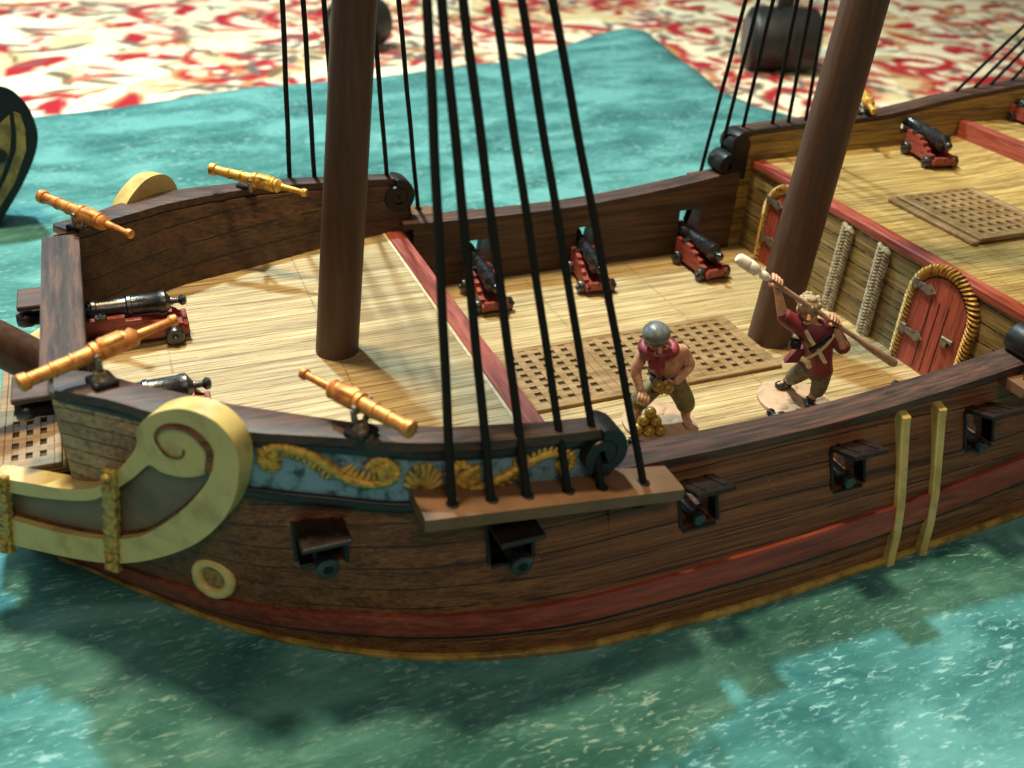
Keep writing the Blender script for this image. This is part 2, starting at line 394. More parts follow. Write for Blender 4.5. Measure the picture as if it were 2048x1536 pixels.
# ---- wale, waterline strip, moulding lines
def strake(name, mat, zlo, zhi, x0, x1, off, parent=SHIP, step=.5, ends=0.12):
    """raised band hugging the hull side between two height functions, both sides"""
    obs = []
    for sg in (-1, 1):
        st = []
        for x in frange(x0, x1, step):
            a, b = zlo(x), zhi(x); zm = (a+b)/2; h = (b-a)/2
            ya, yb = yo(x, a), yo(x, b)
            st.append(((x, sg*((ya+yb)/2+off/2-.05), zm), (0, sg*(off/2+.05), 0), (0, sg*(yb-ya)/2, h)))
        mb = MB(); mb.sweep(st); obs.append(mb.build(name, mat, parent, 50))
    return obs
WT = [(-8.6, -3.6), (-6.5, -3.25), (-4.3, -3.0), (-1, -2.78), (2, -2.78), (6, -2.74), (9, -2.66), (13.5, -2.5), (18.2, -2.18), (24, -1.6), (38, .2)]
WB = [(-8.6, -4.3), (-6.1, -4.0), (-4.3, -3.75), (-2, -3.55), (2, -3.5), (6, -3.44), (9, -3.38), (13.7, -3.3), (18.5, -3.0), (24, -2.5), (38, -.8)]
strake('wale', MT['wale'], lambda x: cub(WB, x), lambda x: cub(WT, x), -8.3, 37.9, .13)
strake('waterline_strip', MT['yellowd'], lambda x: WL+.02, lambda x: WL+.27, -8.6, 37.9, .16)
strake('lower_moulding', MT['navy'], lambda x: cub(WB, x)-.16, lambda x: cub(WB, x)-.05, -8.0, 37.9, .05)
# little yellow glue lumps on the waterline strip
for x in (2.6, 8.2, 12.6, 17.0):
    MB().sphere((x, -yo(x, WL+.2)-.09, WL+.24), .09, (1.6, .8, .8), u=8, w=6).build('glue_blob', MT['yellowd'], SHIP)
MT['bowp'] = wood('pale_bow_planking', [(.18, .09, .042), (.40, .235, .12), (.52, .34, .19)], (.3, 6, 6), plank=.4, axis=2, groove=(.03, .018, .01), rough=.55, bstr=.7, gw=.1)
strake('bow_planking', MT['bowp'], lambda x: .15, lambda x: cub(FZ, x)-.5, -7.42, -4.3, .06, step=.3)
# ---- rails
def rail(path, name='cap_rail', mat=None, parent=SHIP, both=True):
    """path: (x, y_in, y_out, z_top, thick)"""
    for sg in ((-1, 1) if both else (-1,)):
        st = []
        for x, a, b, z, t in path:
            st.append(((x, sg*(a+b)/2, z-t/2), (0, sg*(b-a)/2, 0), (0, 0, t/2)))
        mb = MB(); mb.sweep(st); mb.build(name, mat or MT['rail'], parent, 50)
def scroll(x0, z0, pts, yc, hw, th, name='rail_scroll'):
    for sg in (-1, 1):
        P = [V((a, sg*yc, b)) for a, b in pts]; st = []
        for i, p in enumerate(P):
            t = (P[min(i+1, len(P)-1)]-P[max(i-1, 0)]).normalized(); nrm = V((-t.z, 0, t.x))
            st.append((p, (0, sg*hw, 0), nrm*th))
        mb = MB(); mb.sweep(st); mb.build(name, MT['dark'], SHIP, 50)
rail([(x, cub(FIN, x), cub(FOUT, x), cub(FZ, x), .3) for x in frange(-7.3, 4.55, .35)])
def spiral(cx, cz, r0, r1, a0, turns, n=30, sx=1):
    return [(cx+sx*(r0+(r1-r0)*i/n)*math.cos(a0-turns*2*PI*i/n), cz+(r0+(r1-r0)*i/n)*math.sin(a0-turns*2*PI*i/n)) for i in range(n+1)]
scroll(0, 0, [(4.3, 1.92)]+spiral(4.36, 1.36, .57, .14, PI/2, 1.4), 8.62, .46, .17)
rail([(x, 7.72, 8.62, cub(MZ, x), .28) for x in frange(4.4, 19.3, .5)])
rail([(x, cub(QIN, x), cub(QIN, x)+.9, cub(QZ, x), .28) for x in frange(19.3, 38, .6)])
scroll(0, 0, [(19.6, 2.72)]+spiral(19.3, 2.28, .45, .12, PI/2, 1.5, sx=-1), 8.3, .5, .14)
scroll(0, 0, spiral(18.75, 1.45, .42, .1, PI/2+.4, 1.5, sx=-1), 8.25, .5, .13)
for sg in (-1, 1): MB().box((19.3, sg*8.2, 1.6), (.7, .85, 1.6)).build('scroll_block', MT['dark'], SHIP)
# beakhead bulkhead: cross rail and wall behind the bow
bh = MB()
for y0, y1, z0, z1 in ((-4.3, -3.0, -.4, 2.7), (-2.0, 2.0, -.4, 2.7), (3.0, 4.3, -.4, 2.7), (-3.0, -2.0, -.4, .55), (2.0, 3.0, -.4, .55), (-3.0, -2.0, 1.6, 2.7), (2.0, 3.0, 1.6, 2.7)):
    bh.box((-7.15, (y0+y1)/2, (z0+z1)/2), (.5, y1-y0, z1-z0))
bh.build('beakhead_wall', MT['inner'], SHIP)
MT['rail_y'] = wood('cross_rail_wood', [(.022, .014, .013), (.055, .035, .032), (.13, .07, .055)], (5, .35, 5), rough=.62, spec=.25, bstr=.35, wear=(.04, .034, .036))
mb = MB(); mb.sweep([((-7.1, y, 2.86), (.5, 0, 0), (0, 0, .17)) for y in frange(-3.95, 3.75, .5)])
mb.build('cross_rail', MT['rail_y'], SHIP, 50)
# ---- decks
def deck(name, mat, outline, z, th=.2, parent=SHIP):
    mb = MB(); pts = outline+[(x, -y) for x, y in reversed(outline)]
    mb.extrude(pts, lambda a, b, d: V((a, b, (z(a) if callable(z) else z)+d)), -th, 0)
    return mb.build(name, mat, parent, 30)
deck('forecastle_deck', MT['deck'], [(x, cub(FDECK, x)+.2) for x in frange(-7.2, 3.78, .5)], 0, .25)
deck('main_deck', MT['deck'], [(x, 7.85) for x in frange(2.5, 20.1, 1)], -2.34, .25)
deck('quarter_deck', MT['deckhi'], [(x, cub(QIN, x)+.1) for x in frange(20.35, 31.4, 1)], lambda x: qdz(x), .25)
deck('poop_deck', MT['deckhi'], [(x, cub(QIN, x)+.1) for x in frange(31.7, 38, 1)], 2.35, .25)
mb = MB(); mb.box((31.5, 0, 2.1), (.5, 15.8, .78), ch=.04); mb.build('poop_step', MT['red_y'], SHIP)
mb = MB(); mb.box((4.12, 0, -.10), (.70, 16.4, .32), ch=.04); mb.build('deck_beam', MT['red_y'], SHIP)
mb = MB(); mb.box((3.9, 0, -1.3), (.3, 16.4, 2.1)); mb.build('forecastle_bulkhead', MT['bulk'], SHIP)
MB().box((3.72, 0, -.02), (.1, 16.2, .1)).build('beam_edge', MT['cream'], SHIP)
# quarterdeck bulkhead with doors and rope columns
mb = MB(); mb.box((20.25, 0, -.5), (.4, 15.8, 3.9)); mb.build('cabin_bulkhead', MT['bulk'], SHIP)
mb = MB(); mb.box((20.25, 0, 1.43), (.6, 15.7, .30), ch=.05); mb.build('bulkhead_rail', MT['red_y'], SHIP)
def arch(hw, z0, z1, n=14):
    """outline of an arched doorway in (y, z)"""
    zc = z1-hw*1.0
    return [(-hw, z0)]+[(-hw*math.cos(PI*i/n), zc+hw*1.0*math.sin(PI*i/n)) for i in range(n+1)]+[(hw, z0)]
def door(yc, top):
    z0 = -2.34
    o = MB().extrude(arch(1.2, z0, top-.25), lambda a, b, d: V((20.05-d, yc+a, b)), 0, .16).build('door', MT['red_z'], SHIP, 30)
    fr = MB(); A = arch(1.42, z0, top)
    # rope-carved gilt frame: a row of slanted beads along the arch
    L = []; 
    for i in range(len(A)-1):
        a, b = V((*A[i], 0)), V((*A[i+1], 0)); n = max(1, int((b-a).length/.155))
        for k in range(n): L.append(a.lerp(b, k/n))
    for i, p in enumerate(L):
        q = L[min(i+1, len(L)-1)]-L[max(i-1, 0)]; ang = math.atan2(q.y, q.x)
        fr.sphere((19.96, yc+p.x, p.y), .25, (.75, .33, 1.05), Matrix.Rotation(ang+PI/2+.5-PI/2, 3, 'X'), 8, 6)
    fr.tube([(20.02, yc+p.x, p.y) for p in L], .15, 6)
    fr.build('door_frame', MT['gilt'], SHIP, 60)
    for dz in (.32, .78):
        hg = MB(); z = z0+(top-z0)*dz
        hg.extrude([(0, -.1), (.55, -.13), (.62, -.22), (.95, 0), (.62, .22), (.55, .13), (0, .1)], lambda a, b, d, z=z: V((19.87-d, yc+1.24-a, z+b)), 0, .07)
        hg.box((19.84, yc+1.24, z), (.12, .26, .42), ch=.03)
        hg.build('hinge', MT['steel'], o, 30)
    MB().box((19.85, yc-.72, z0+1.75), (.1, .5, .14), ch=.02).box((19.85, yc-.62, z0+1.6), (.1, .3, .3), ch=.03).build('latch', MT['steel'], o, 30)
    sm = MB()
    for yy in (-.36, .05, .42): sm.box((19.885, yc+yy, z0+1.45), (.02, .035, 2.7))
    sm.build('plank_seam', MT['navy'], o, 0)
door(-3.85, 1.56); door(4.85, 1.25)
for y0, y1 in ((1.28, 1.42), (-.72, -.72)):
    mb = MB()
    for i, z in enumerate(frange(-2.3, 1.1, .135)):
        yc = y0+(y1-y0)*(1.1-z)/3.4
        for k, dy in enumerate((-.15, .15)): mb.sphere((19.92, yc+dy, z+.05*k), .13, (1.1, 1.7, .62), Matrix.Rotation(.5, 3, 'X'), 8, 6)
        mb.sphere((19.86, yc, z-.06), .12, (1, 1.3, .6), Matrix.Rotation(-.5, 3, 'X'), 8, 6)
    mb.build('rope_column', MT['rope'], SHIP, 60)
# ---- gratings
def grating(name, x0, x1, hw, z, panels, nx, ny, parent=SHIP, mat='tan', th=.14, fr=.22, mid=.34):
    mb = MB(); L = x1-x0
    pw = (L-2*fr-(panels-1)*mid)/panels
    xs = []; x = x0
    mb.box((x0+fr/2, 0, z+th/2), (fr, 2*hw, th), ch=.02); mb.box((x1-fr/2, 0, z+th/2), (fr, 2*hw, th), ch=.02)
    for s in (-1, 1): mb.box(((x0+x1)/2, s*(hw-fr/2), z+th/2-.002), (L-2*fr, fr, th), ch=.02)
    for p in range(panels):
        a = x0+fr+p*(pw+mid)
        if p: mb.box((a-mid/2, 0, z+th/2-.004), (mid, 2*hw-2*fr, th), ch=.02)
        cw_ = pw/(nx+.55); H = 2*hw-2*fr; ch_ = H/(ny+.55)
        for i in range(nx+1): mb.box((a+cw_*(i+.27), 0, z+th/2-.008), (cw_*.5, H, th-.02))
        for j in range(ny+1): mb.box((a+pw/2, -H/2+ch_*(j+.27), z+th/2-.018), (pw, ch_*.5, th-.04))
    g = mb.build(name, MT[mat], parent, 30)
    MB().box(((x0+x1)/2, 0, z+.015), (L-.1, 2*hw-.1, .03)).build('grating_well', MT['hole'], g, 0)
    return g
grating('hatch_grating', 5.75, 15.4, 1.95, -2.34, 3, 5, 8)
for s in (-1,):
    MB().box((5.35, .0, -2.27), (.5, 3.9, .13), ch=.03).build('hatch_coaming', MT['tan'], SHIP)
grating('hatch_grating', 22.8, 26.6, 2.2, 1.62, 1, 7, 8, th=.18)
mb = MB(); mb.box((22.6, 0, 1.64), (.3, 4.5, .14), ch=.03); mb.build('hatch_coaming', MT['tan'], SHIP)
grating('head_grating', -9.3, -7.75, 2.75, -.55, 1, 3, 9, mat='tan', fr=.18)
MB().box((-8.45, 0, -.68), (1.8, 5.4, .2)).build('head_platform', MT['ochre'], SHIP)
# ---- masts and bowsprit
def mast(name, base, rake, H, r0, r1):
    p0 = V(base); p1 = p0+V((rake*H, 0, H))
    MB().lathe(p0, p1, [(0, r0), (.002, r0), (1, r1)], 32).build(name, MT['mast'], SHIP, 40)
mast('foremast', (0.02, 0, -.02), .098, 38, .64, .38)
mast('mainmast', (16.2, 0, -2.36), .079, 40, .80, .55)
MB().lathe((-6.9, 0, -.1), (-19, 0, 11.5), [(0, .6), (.05, .6), (1, .35)], 24).build('bowsprit', MT['mast'], SHIP, 40)
# ---- channels and shrouds
CHX = (.5, 1.45, 2.35, 3.4, 4.3, 5.45)
def chz(x): return 1.08-.125*x
for sg in (-1, 1):
    mb = MB(); mb.sweep([((x, sg*9.0, chz(x)-.2), (0, sg*.66, 0), (0, 0, .2)) for x in (-.25, 1, 2, 3, 4, 5, 6.4)])
    ch = mb.build('channel', MT['chan'], SHIP, 50)
    for x in CHX:
        MB().lathe((x, sg*9.25, chz(x)-.05), (x, sg*9.25, chz(x)+.02), [(0, .17), (.9, .17), (1, .13)], 12).build('cord_hole', MT['dark'], ch, 40)
    mb = MB(); mb.sweep([((x, sg*8.9, .55+.05*(x-17)), (0, sg*.45, 0), (0, 0, .15)) for x in (17.75, 19, 21, 24)])
    mb.build('channel', MT['chan'], SHIP, 50)
def cord(p, q, r, bow=0):
    p, q = V(p), V(q); rnd = random.random()*6
    pts = [p.lerp(q, t)+V((math.sin(t*PI)*bow+.006*math.sin(t*50+rnd), .006*math.cos(t*37+rnd), 0)) for t in frange(0, 1, .012)]
    MB().tube(pts, r, 8).build('shroud', MT['cord'], SHIP, 60)
near_top = [(1.62, -1.8, 24.08), (1.1, -1.8, 23.98), (1.0, -1.8, 23.96), (1.21, -1.8, 24.0), (1.45, -1.8, 24.05), (1.62, -1.8, 24.08)]
far_top = [(.13, 1.8, 25.5), (.11, 1.8, 25.5), (.25, 1.8, 25.5), (.35, 1.8, 25.5), (1.0, 1.8, 25.7), (1.35, 1.8, 25.7)]
for i, x in enumerate(CHX):
    cord((x, -9.25, chz(x)), near_top[i], .108 if i < 3 else .10)
    cord((x, 9.25, chz(x)), far_top[i], .085)
for i, x in enumerate((18.2, 19.0, 19.9, 21.5, 22.4, 23.4)):
    cord((x, 9.0, .75), (16.2+.12*i, 2.2, 24.4), .08)
    cord((x, -9.0, .75), (17.4+.12*i, -2.2, 24.4), .10)
for i, x in enumerate((31.2, 32.2, 33.1, 34.3)):
    cord((x, 8.9, 3.2), (36.5+.2*i, 1.5, 18), .075)
# mast tops that carry the shrouds (above the frame)
MB().lathe((2.2, 0, 23.4), (2.2, 0, 23.8), [(0, 2.2), (1, 2.4)], 24).build('mast_top', MT['mast'], SHIP)
MB().lathe((18.3, 0, 24.2), (18.3, 0, 24.6), [(0, 2.5), (1, 2.7)], 24).build('mast_top', MT['mast'], SHIP)
# ---- forecastle frieze: blue panel, dark mouldings, gilt scrolls and shell
FL = [(-3.85, 1.16), (-2.2, .93), (-.1, .62), (2, .60), (4.4, .52)]
FU = [(-3.85, 2.36), (-2.1, 2.14), (-.1, 1.86), (1.84, 1.66), (4.4, 1.5)]
strake('frieze_panel', MT['blue'], lambda x: cub(FL, x), lambda x: cub(FU, x), -3.85, 4.3, .14, step=.3)
strake('frieze_moulding', MT['navy'], lambda x: cub(FL, x)-.27, lambda x: cub(FL, x)+.02, -3.85, 4.5, .24, step=.3)
strake('frieze_moulding', MT['navy'], lambda x: cub(FU, x)-.02, lambda x: cub(FZ, x)-.30, -3.95, 4.5, .22, step=.3)
strake('frieze_moulding', MT['navy'], lambda x: cub(FZ, x)-.46, lambda x: cub(FZ, x)-.30, -7.3, -3.95, .12, step=.3)
def fs(x, z, off=.17): return V((x, -(yo(x, z)+off), z))
def smooth(P, k=6):
    P = [V((a, b, 0)) for a, b in P]; out = []
    for i in range(len(P)-1):
        p0, p1, p2, p3 = P[max(i-1, 0)], P[i], P[i+1], P[min(i+2, len(P)-1)]
        for j in range(k):
            t = j/k
            q = .5*((2*p1)+(p2-p0)*t+(2*p0-5*p1+4*p2-p3)*t*t+(3*p1-p0-3*p2+p3)*t**3); out.append((q.x, q.y))
    out.append((P[-1].x, P[-1].y)); return out
def ornament(path, blobs, mirror):
    mb = MB(); sp = smooth(path); n = len(sp)
    f = (lambda x, z, off=.17: fs(x, z, off)*1) if not mirror else (lambda x, z, off=.17: V((x, yo(x, z)+off, z)))
    # scalloped main stem
    pts = [f(x, z, .2) for x, z in sp]
    mb.tube(pts, [.07+.06*math.sin(PI*min(1, i/n*1.1))+.02*math.sin(i*2.4) for i in range(n)], 8)
    # feathery fronds on the inside of the curve
    for i in range(3, n-3, 2):
        p = V((*sp[i], 0)); q = V((*sp[i+1], 0)); t = (q-p).normalized(); nr = V((-t.y, t.x, 0))
        s = -1 if i < n*.52 else 1
        L = .26*math.sin(PI*i/n)+.08
        e = p+nr*s*L+t*.1; mb.tube([f(p.x, p.y, .17), f((p.x+e.x)/2, (p.y+e.y)/2, .2), f(e.x, e.y, .15)], [.065, .065, .03], 6)
    for bx, bz, ra, rb in blobs:
        for k in range(5):
            a = -PI/2+(k-2)*.5
            mb.tube([f(bx-ra*.8, bz, .16), f(bx-ra*.1, bz+rb*.5*math.sin((k-2)*.6), .24), f(bx+ra*.8, bz+rb*.8*math.sin((k-2)*.55), .16)], [.06, .13, .06], 6)
    return mb.build('gilt_scroll', MT['gold'], SHIP, 60)
S1 = [(-3.03, 1.68), (-3.22, 1.70), (-3.34, 1.98), (-3.22, 2.22), (-2.95, 2.3), (-2.6, 2.22), (-2.2, 2.0), (-1.91, 1.72), (-1.58, 1.42), (-1.13, 1.26), (-.7, 1.3), (-.5, 1.55), (-.65, 1.84), (-.96, 1.9), (-1.14, 1.7)]
S2 = [(1.12, 1.5), (.89, 1.58), (.74, 1.4), (.93, 1.08), (1.39, .88), (1.85, 1.05), (2.31, 1.27), (2.72, 1.47), (3.07, 1.55), (3.45, 1.42), (3.62, 1.12), (3.5, .92)]
for mir in (False, True):
    ornament(S1, [(-3.08, 1.95, .2, .3), (-.78, 1.6, .3, .3)], mir); ornament(S2, [(1.12, 1.25, .32, .3), (3.4, 1.15, .18, .3)], mir)
    mb = MB(); g = (lambda x, z, o: fs(x, z, o)) if not mir else (lambda x, z, o: V((x, yo(x, z)+o, z)))
    for k in range(9):
        a = math.radians(90+(k-4)*21); r = .52+.04*(k % 2)
        e = (.07+r*math.cos(a)*.82, 1.12+r*math.sin(a)*1.15)
        mb.tube([g(.07, 1.02, .17), g(.07+(e[0]-.07)*.6, 1.02+(e[1]-1.02)*.6, .24), g(e[0], e[1], .17)], [.05, .075, .07], 6)
    mb.box(g(.07, .98, .18), (.42, .1, .14), ch=.02)
    mb.build('gilt_shell', MT['goldp'], SHIP, 60)
# ---- trailboards with big yellow volutes
D = V((1, -.9, 0)).normalized(); NN = V((-.9, -1, 0)).normalized(); P0 = V((-4.3, -7.5, 0))
def tb(sg):
    def f(s, z, d):
        p = P0+D*s+NN*d; return V((p.x, p.y*sg, z))
    return f
outer = [(-6.47, -.2), (-5.5, -.06), (-4.41, .1), (-3.45, .42), (-2.9, .88), (-2.37, 1.45), (-1.93, 2.05), (-1.84, 2.5), (-1.5, 2.92), (-1.04, 3.22), (-.57, 3.40), (-.14, 3.42), (.25, 3.32), (.54, 3.07), (.69, 2.75), (.71, 2.24), (.54, 1.51), (.23, .83), (-.26, .15), (-.88, -.47), (-1.67, -1.05), (-2.63, -1.6), (-3.59, -1.97), (-4.7, -2.2), (-5.84, -2.34), (-6.8, -2.44)]
inner = [(-6.8, -1.52), (-5.92, -1.49), (-4.82, -1.41), (-3.73, -1.24), (-3.02, -1.0), (-2.3, -.65), (-1.65, -.12), (-1.0, .53), (-.51, 1.12), (-.15, 1.65), (-.06, 1.9), (-.38, 1.70), (-.83, 1.53), (-1.36, 1.5), (-1.69, 1.6), (-2.16, 1.13), (-2.58, .76), (-3.08, .36), (-3.73, -.05), (-5.15, -.42), (-6.6, -.62), (-6.8, -.64)]
groove = [(-.63, 2.32), (-.70, 2.13), (-.89, 2.01), (-1.14, 2.03), (-1.33, 2.28), (-1.35, 2.51), (-1.14, 2.77), (-.80, 2.93), (-.41, 2.95), (-.12, 2.79), (.06, 2.52), (.02, 2.2), (-.06, 1.92)]
def dens(P, k=4): return smooth(P, k)
for sg in (1, -1):
    f = tb(sg)
    t = MB().extrude(dens(outer, 4)+dens(inner, 4)[0:]+[(-6.8, -.27)], f, -.42, .12).build('trailboard_frame', MT['yellow'], SHIP, 30)
    bv = t.modifiers.new('bevel', 'BEVEL'); bv.width = .09; bv.segments = 3; bv.limit_method = 'ANGLE'; bv.angle_limit = math.radians(50)
    MB().extrude([(-6.75, -.5), (-4.4, -.15), (-3, .55), (-1.9, 1.6), (-.2, 1.9), (.3, 1.9), (.2, 1.2), (-.9, -.1), (-2, -1), (-4, -1.8), (-6.75, -2)], f, -.4, -.12).build('trailboard', MT['panel'], SHIP, 30)
    MB().tube([f(a, b, -.1) for a, b in dens(inner[:11]+[(-.05, 1.72)], 3)], .06, 6).build('panel_edge', MT['hull'], t, 60)
    MB().tube([f(a, b, -.1) for a, b in dens(inner[11:], 3)], .045, 6).build('panel_edge', MT['hull'], t, 60)
    gp = smooth(groove, 5); n = len(gp)
    MB().tube([f(a, b, .115) for a, b in gp], [.05+.085*min(1, i/n*1.3) for i in range(n)], 8, flat=.35).build('volute_groove', MT['hull'], t, 60)
    for s0 in (0, -3.45):
        st = MB(); a0, b0, a1, b1 = -2.82+s0, 1.08-.95*(s0 < 0), -3.38+s0*1.0, -1.98-.55*(s0 < 0)
        if s0 < 0: b0, b1 = -.12, -2.62
        for k in range(16):
            u = k/15; w = .2+.035*(k % 2)+(.06 if k in (0, 1, 14, 15) else 0)
            st.box(f(a0+(a1-a0)*u, b0+(b1-b0)*u, .14), (.36+.05*(k % 2), .2, abs(b1-b0)/14), Matrix.Rotation(math.atan2(D.y*sg, D.x), 3, 'Z'), ch=.03)
        for u in (.03, .12, .86, .96): st.sphere(f(a0+(a1-a0)*u, b0+(b1-b0)*u, .25), .12, u=10, w=6)
        st.build('trailboard_strap', MT['goldp'], SHIP, 40)
# hawse hole with yellow ring
for sg in (-1, 1):
    c = V((-4.62, sg*(yo(-4.62, -2.12)), -2.12)); nrm = V((-.62, sg*.76, .12)).normalized()
    mb = MB(); u = nrm.cross(V((0, 0, 1))).normalized(); w = u.cross(nrm)
    mb.tube([c+nrm*.06+(u*math.cos(a)*.46+w*math.sin(a)*.46) for a in [2*PI*i/28 for i in range(29)]], .15, 8, cap=False)
    h = mb.build('hawse_ring', MT['yellow'], SHIP, 60)
    MB().lathe(c-nrm*.1, c+nrm*.06, [(0, .42), (1, .42)], 20).build('hawse_hole', MT['ochre'], h, 40)
# figurehead
mb = MB(); mb.sphere((-9.5, -3.0, .12), .36, (1, .9, 1.1)); mb.sphere((-9.55, -2.7, -.3), .4); mb.tube([(-9.3, -3.3, .3), (-9.7, -2.6, .45), (-10.1, -1.6, .2), (-10.3, -.6, -.2)], [.2, .3, .34, .3], 10); mb.sphere((-10.4, 0, .1), .6, (1, 1, 1.2))
mb.build('figurehead', MT['white'], SHIP, 60)
# yellow fenders on the side
for x in (14.15, 15.45):
    for sg in (-1, 1):
        P = [(.28, .02), (.18, .34), (-.1, .34), (-1, .22), (-2.4, .2), (-3.4, .22), (-4.2, .24), (WL+.05, .3)]
        mb = MB(); st = []
        for i, (z, o) in enumerate(P):
            y = yo(x, min(z, 0)); st.append(((x+.02*(0-z)*.3, sg*(y+o/2-.06), z), (.14, 0, 0), (0, sg*(o/2+.06), .0 if 0 < i < len(P)-1 else .0)))
        mb.sweep(st); mb.build('fender', MT['yellow'], SHIP, 30)
# ---- port lids, frames and lower fixed guns
def port(x, z, sg, gun, ang=0):
    y = yo(x, z)
    fr = MB()
    sl = (yo(x, z+.5)-yo(x, z-.5))
    for dx in (-.56, .56): fr.box((x+dx, sg*(yo(x+dx, z)-.16), z), (.1, .42, 1.14), Matrix.Rotation(-sg*math.atan(sl), 3, 'X'), ch=.02)
    fr.box((x, sg*(yo(x, z-.56)-.16), z-.56), (1.02, .42, .1), ch=.02)
    fr = fr.build('gun_port', MT['dark'], SHIP, 30)
    lid = MB(); R = Matrix.Rotation(sg*ang, 3, 'X'); h0 = V((x, sg*(yo(x, z+.55)-.1), z+.6))
    lid.box(h0+R @ V((0, sg*.56, 0)), (1.14, 1.12, .15), R, ch=.03)
    for dx in (-.3, .3): lid.box(h0+R @ V((dx, sg*.5, .085)), (.1, .9, .04), R)
    lid.build('port_lid', MT['lid'], fr, 30)
    if gun:
        MB().lathe((x, sg*(y-1.5), z-.05), (x, sg*(y+.85), z-.12), [(0, .3), (.8, .24), (.9, .23), (.92, .28), (.985, .28), (1, .2), (1.0, .1)], 18).build('gun_barrel', MT['iron'], fr, 50)
        MB().lathe((x, sg*(y+.84), z-.12), (x, sg*(y+.862), z-.1206), [(0, .13), (1, .12)], 14).build('gun_bore', MT['cord'], fr, 50)
for sg in (-1, 1):
    for i, (x, z) in enumerate(PORTS_LOW): port(x, z, sg, True, .04)
    for i, (x, z) in enumerate(PORTS_MAIN): port(x, z, sg, False, .34)
for y in (-2.5, 2.5):
    MB().box((-8.0, y, 1.72), (.95, 1.2, .16), ch=.03).build('port_lid', MT['rail'], SHIP, 30)
# round dead-eye plates below the channel
for x, z in ((.55, -.05), (5.7, -.55)):
    MB().lathe((x, -yo(x, z)+.1, z), (x, -yo(x, z)-.1, z), [(0, .3), (.8, .3), (1, .24)], 16).build('hull_boss', MT['dark'], SHIP, 40)

# ------------------------------------------------------------------ cannons
def make_cannon(label):
    """muzzle towards -x, standing at z = 0; length about 4.4"""
    t = thing('cannon', label, 'cannon', group='black cannons on red carriages')
    ax = 1.1
    b = MB().lathe((.15, 0, ax), (-4.1, 0, ax+.03), [(0, .12), (.012, .12), (.03, .24), (.05, .36), (.09, .36), (.10, .33), (.27, .31), (.275, .34), (.3, .34), (.31, .29), (.5, .27), (.505, .31), (.53, .31), (.54, .25), (.9, .21), (.91, .25), (.97, .26), (1, .2)], 20)
    b.lathe((.55, 0, ax-.01), (.12, 0, ax), [(0, .06), (.1, .15), (.35, .17), (.55, .08), (1, .09)], 12)
    b.tube([(-1.9, -.55, ax-.05), (-1.9, .55, ax-.05)], .1, 10)
    b.build('barrel', MT['iron'], t, 45)
    c = MB(); prof = [(.5, .22), (.5, .42), (.1, .42), (.1, .58), (-.35, .58), (-.35, .74), (-.8, .74), (-.8, .9), (-1.25, .9), (-1.25, 1.04), (-2.5, 1.04), (-2.55, .22)]
    for s in (-1, 1): c.extrude(prof, lambda a, bb, d, s=s: V((a, s*(.36+d), bb)), 0, .2)
    c.box((-1.0, 0, .3), (2.9, .72, .14)); c.box((.42, 0, .42), (.16, 1.0, .3), ch=.03)
    c.build('carriage', MT['redcar'], t, 30)
    for x, r in ((.05, .27), (-2.05, .3)):
        for s in (-1, 1):
            w = MB().lathe((x, s*.58, r), (x, s*.82, r), [(0, r), (.1, r), (.85, r), (1, r*.9)], 16)
            w.lathe((x, s*.8, r), (x, s*.92, r), [(0, .1), (1, .08)], 10)
            w.build('wheel', MT['iron'], t, 45)
    for s in (-1, 1): MB().box((-1.9, s*.46, 1.07), (.34, .24, .12), ch=.03).build('trunnion_cap', MT['iron'], t, 30)
    return t
c0 = make_cannon('black cannon in the open waist nearest the red forecastle beam, by its far port')
c0.location = (7.1, 5.1, -2.22); c0.rotation_euler = (0, 0, -PI/2-.06)
MDZ = -2.34
c0.location.z = MDZ; c0.scale = (.84, .92, 1.03)
dup(c0, 'middle cannon of the three along the far bulwark of the waist', (11.65, 5.45, MDZ), -PI/2-.17, (.84, .92, 1.03))
dup(c0, 'cannon by the far bulwark closest to the main mast and cabin bulkhead', (16.9, 5.15, MDZ), -PI/2+.03, (.84, .92, 1.03))
dup(c0, 'cannon poking through the near-side port just aft of the shroud channel', (7.42, -5.75, MDZ), PI/2, .84)
dup(c0, 'cannon in the near-side port just left of the two yellow fenders', (12.3, -5.75, MDZ), PI/2, .84)
dup(c0, 'cannon in the near-side port to the right of the yellow fenders', (17.15, -5.75, MDZ+.1), PI/2, .84)
dup(c0, 'bow cannon on the forecastle deck beside the far rail, its red carriage in full view', (-4.5, 2.5, 0), 0)
dup(c0, 'bow cannon half hidden behind the near forecastle rail, only breech visible', (-4.4, -2.55, 0), 0)
dup(c0, 'cannon on the raised quarterdeck near the hatch grating by the ochre bulwark', (27.55, 5.0, 1.55), -PI/2-.24, (.86, .92, .96))
dup(c0, 'cannon on the poop deck behind the red step, cut by the photo edge', (34.5, 6.1, 2.35), -PI/2, .7)
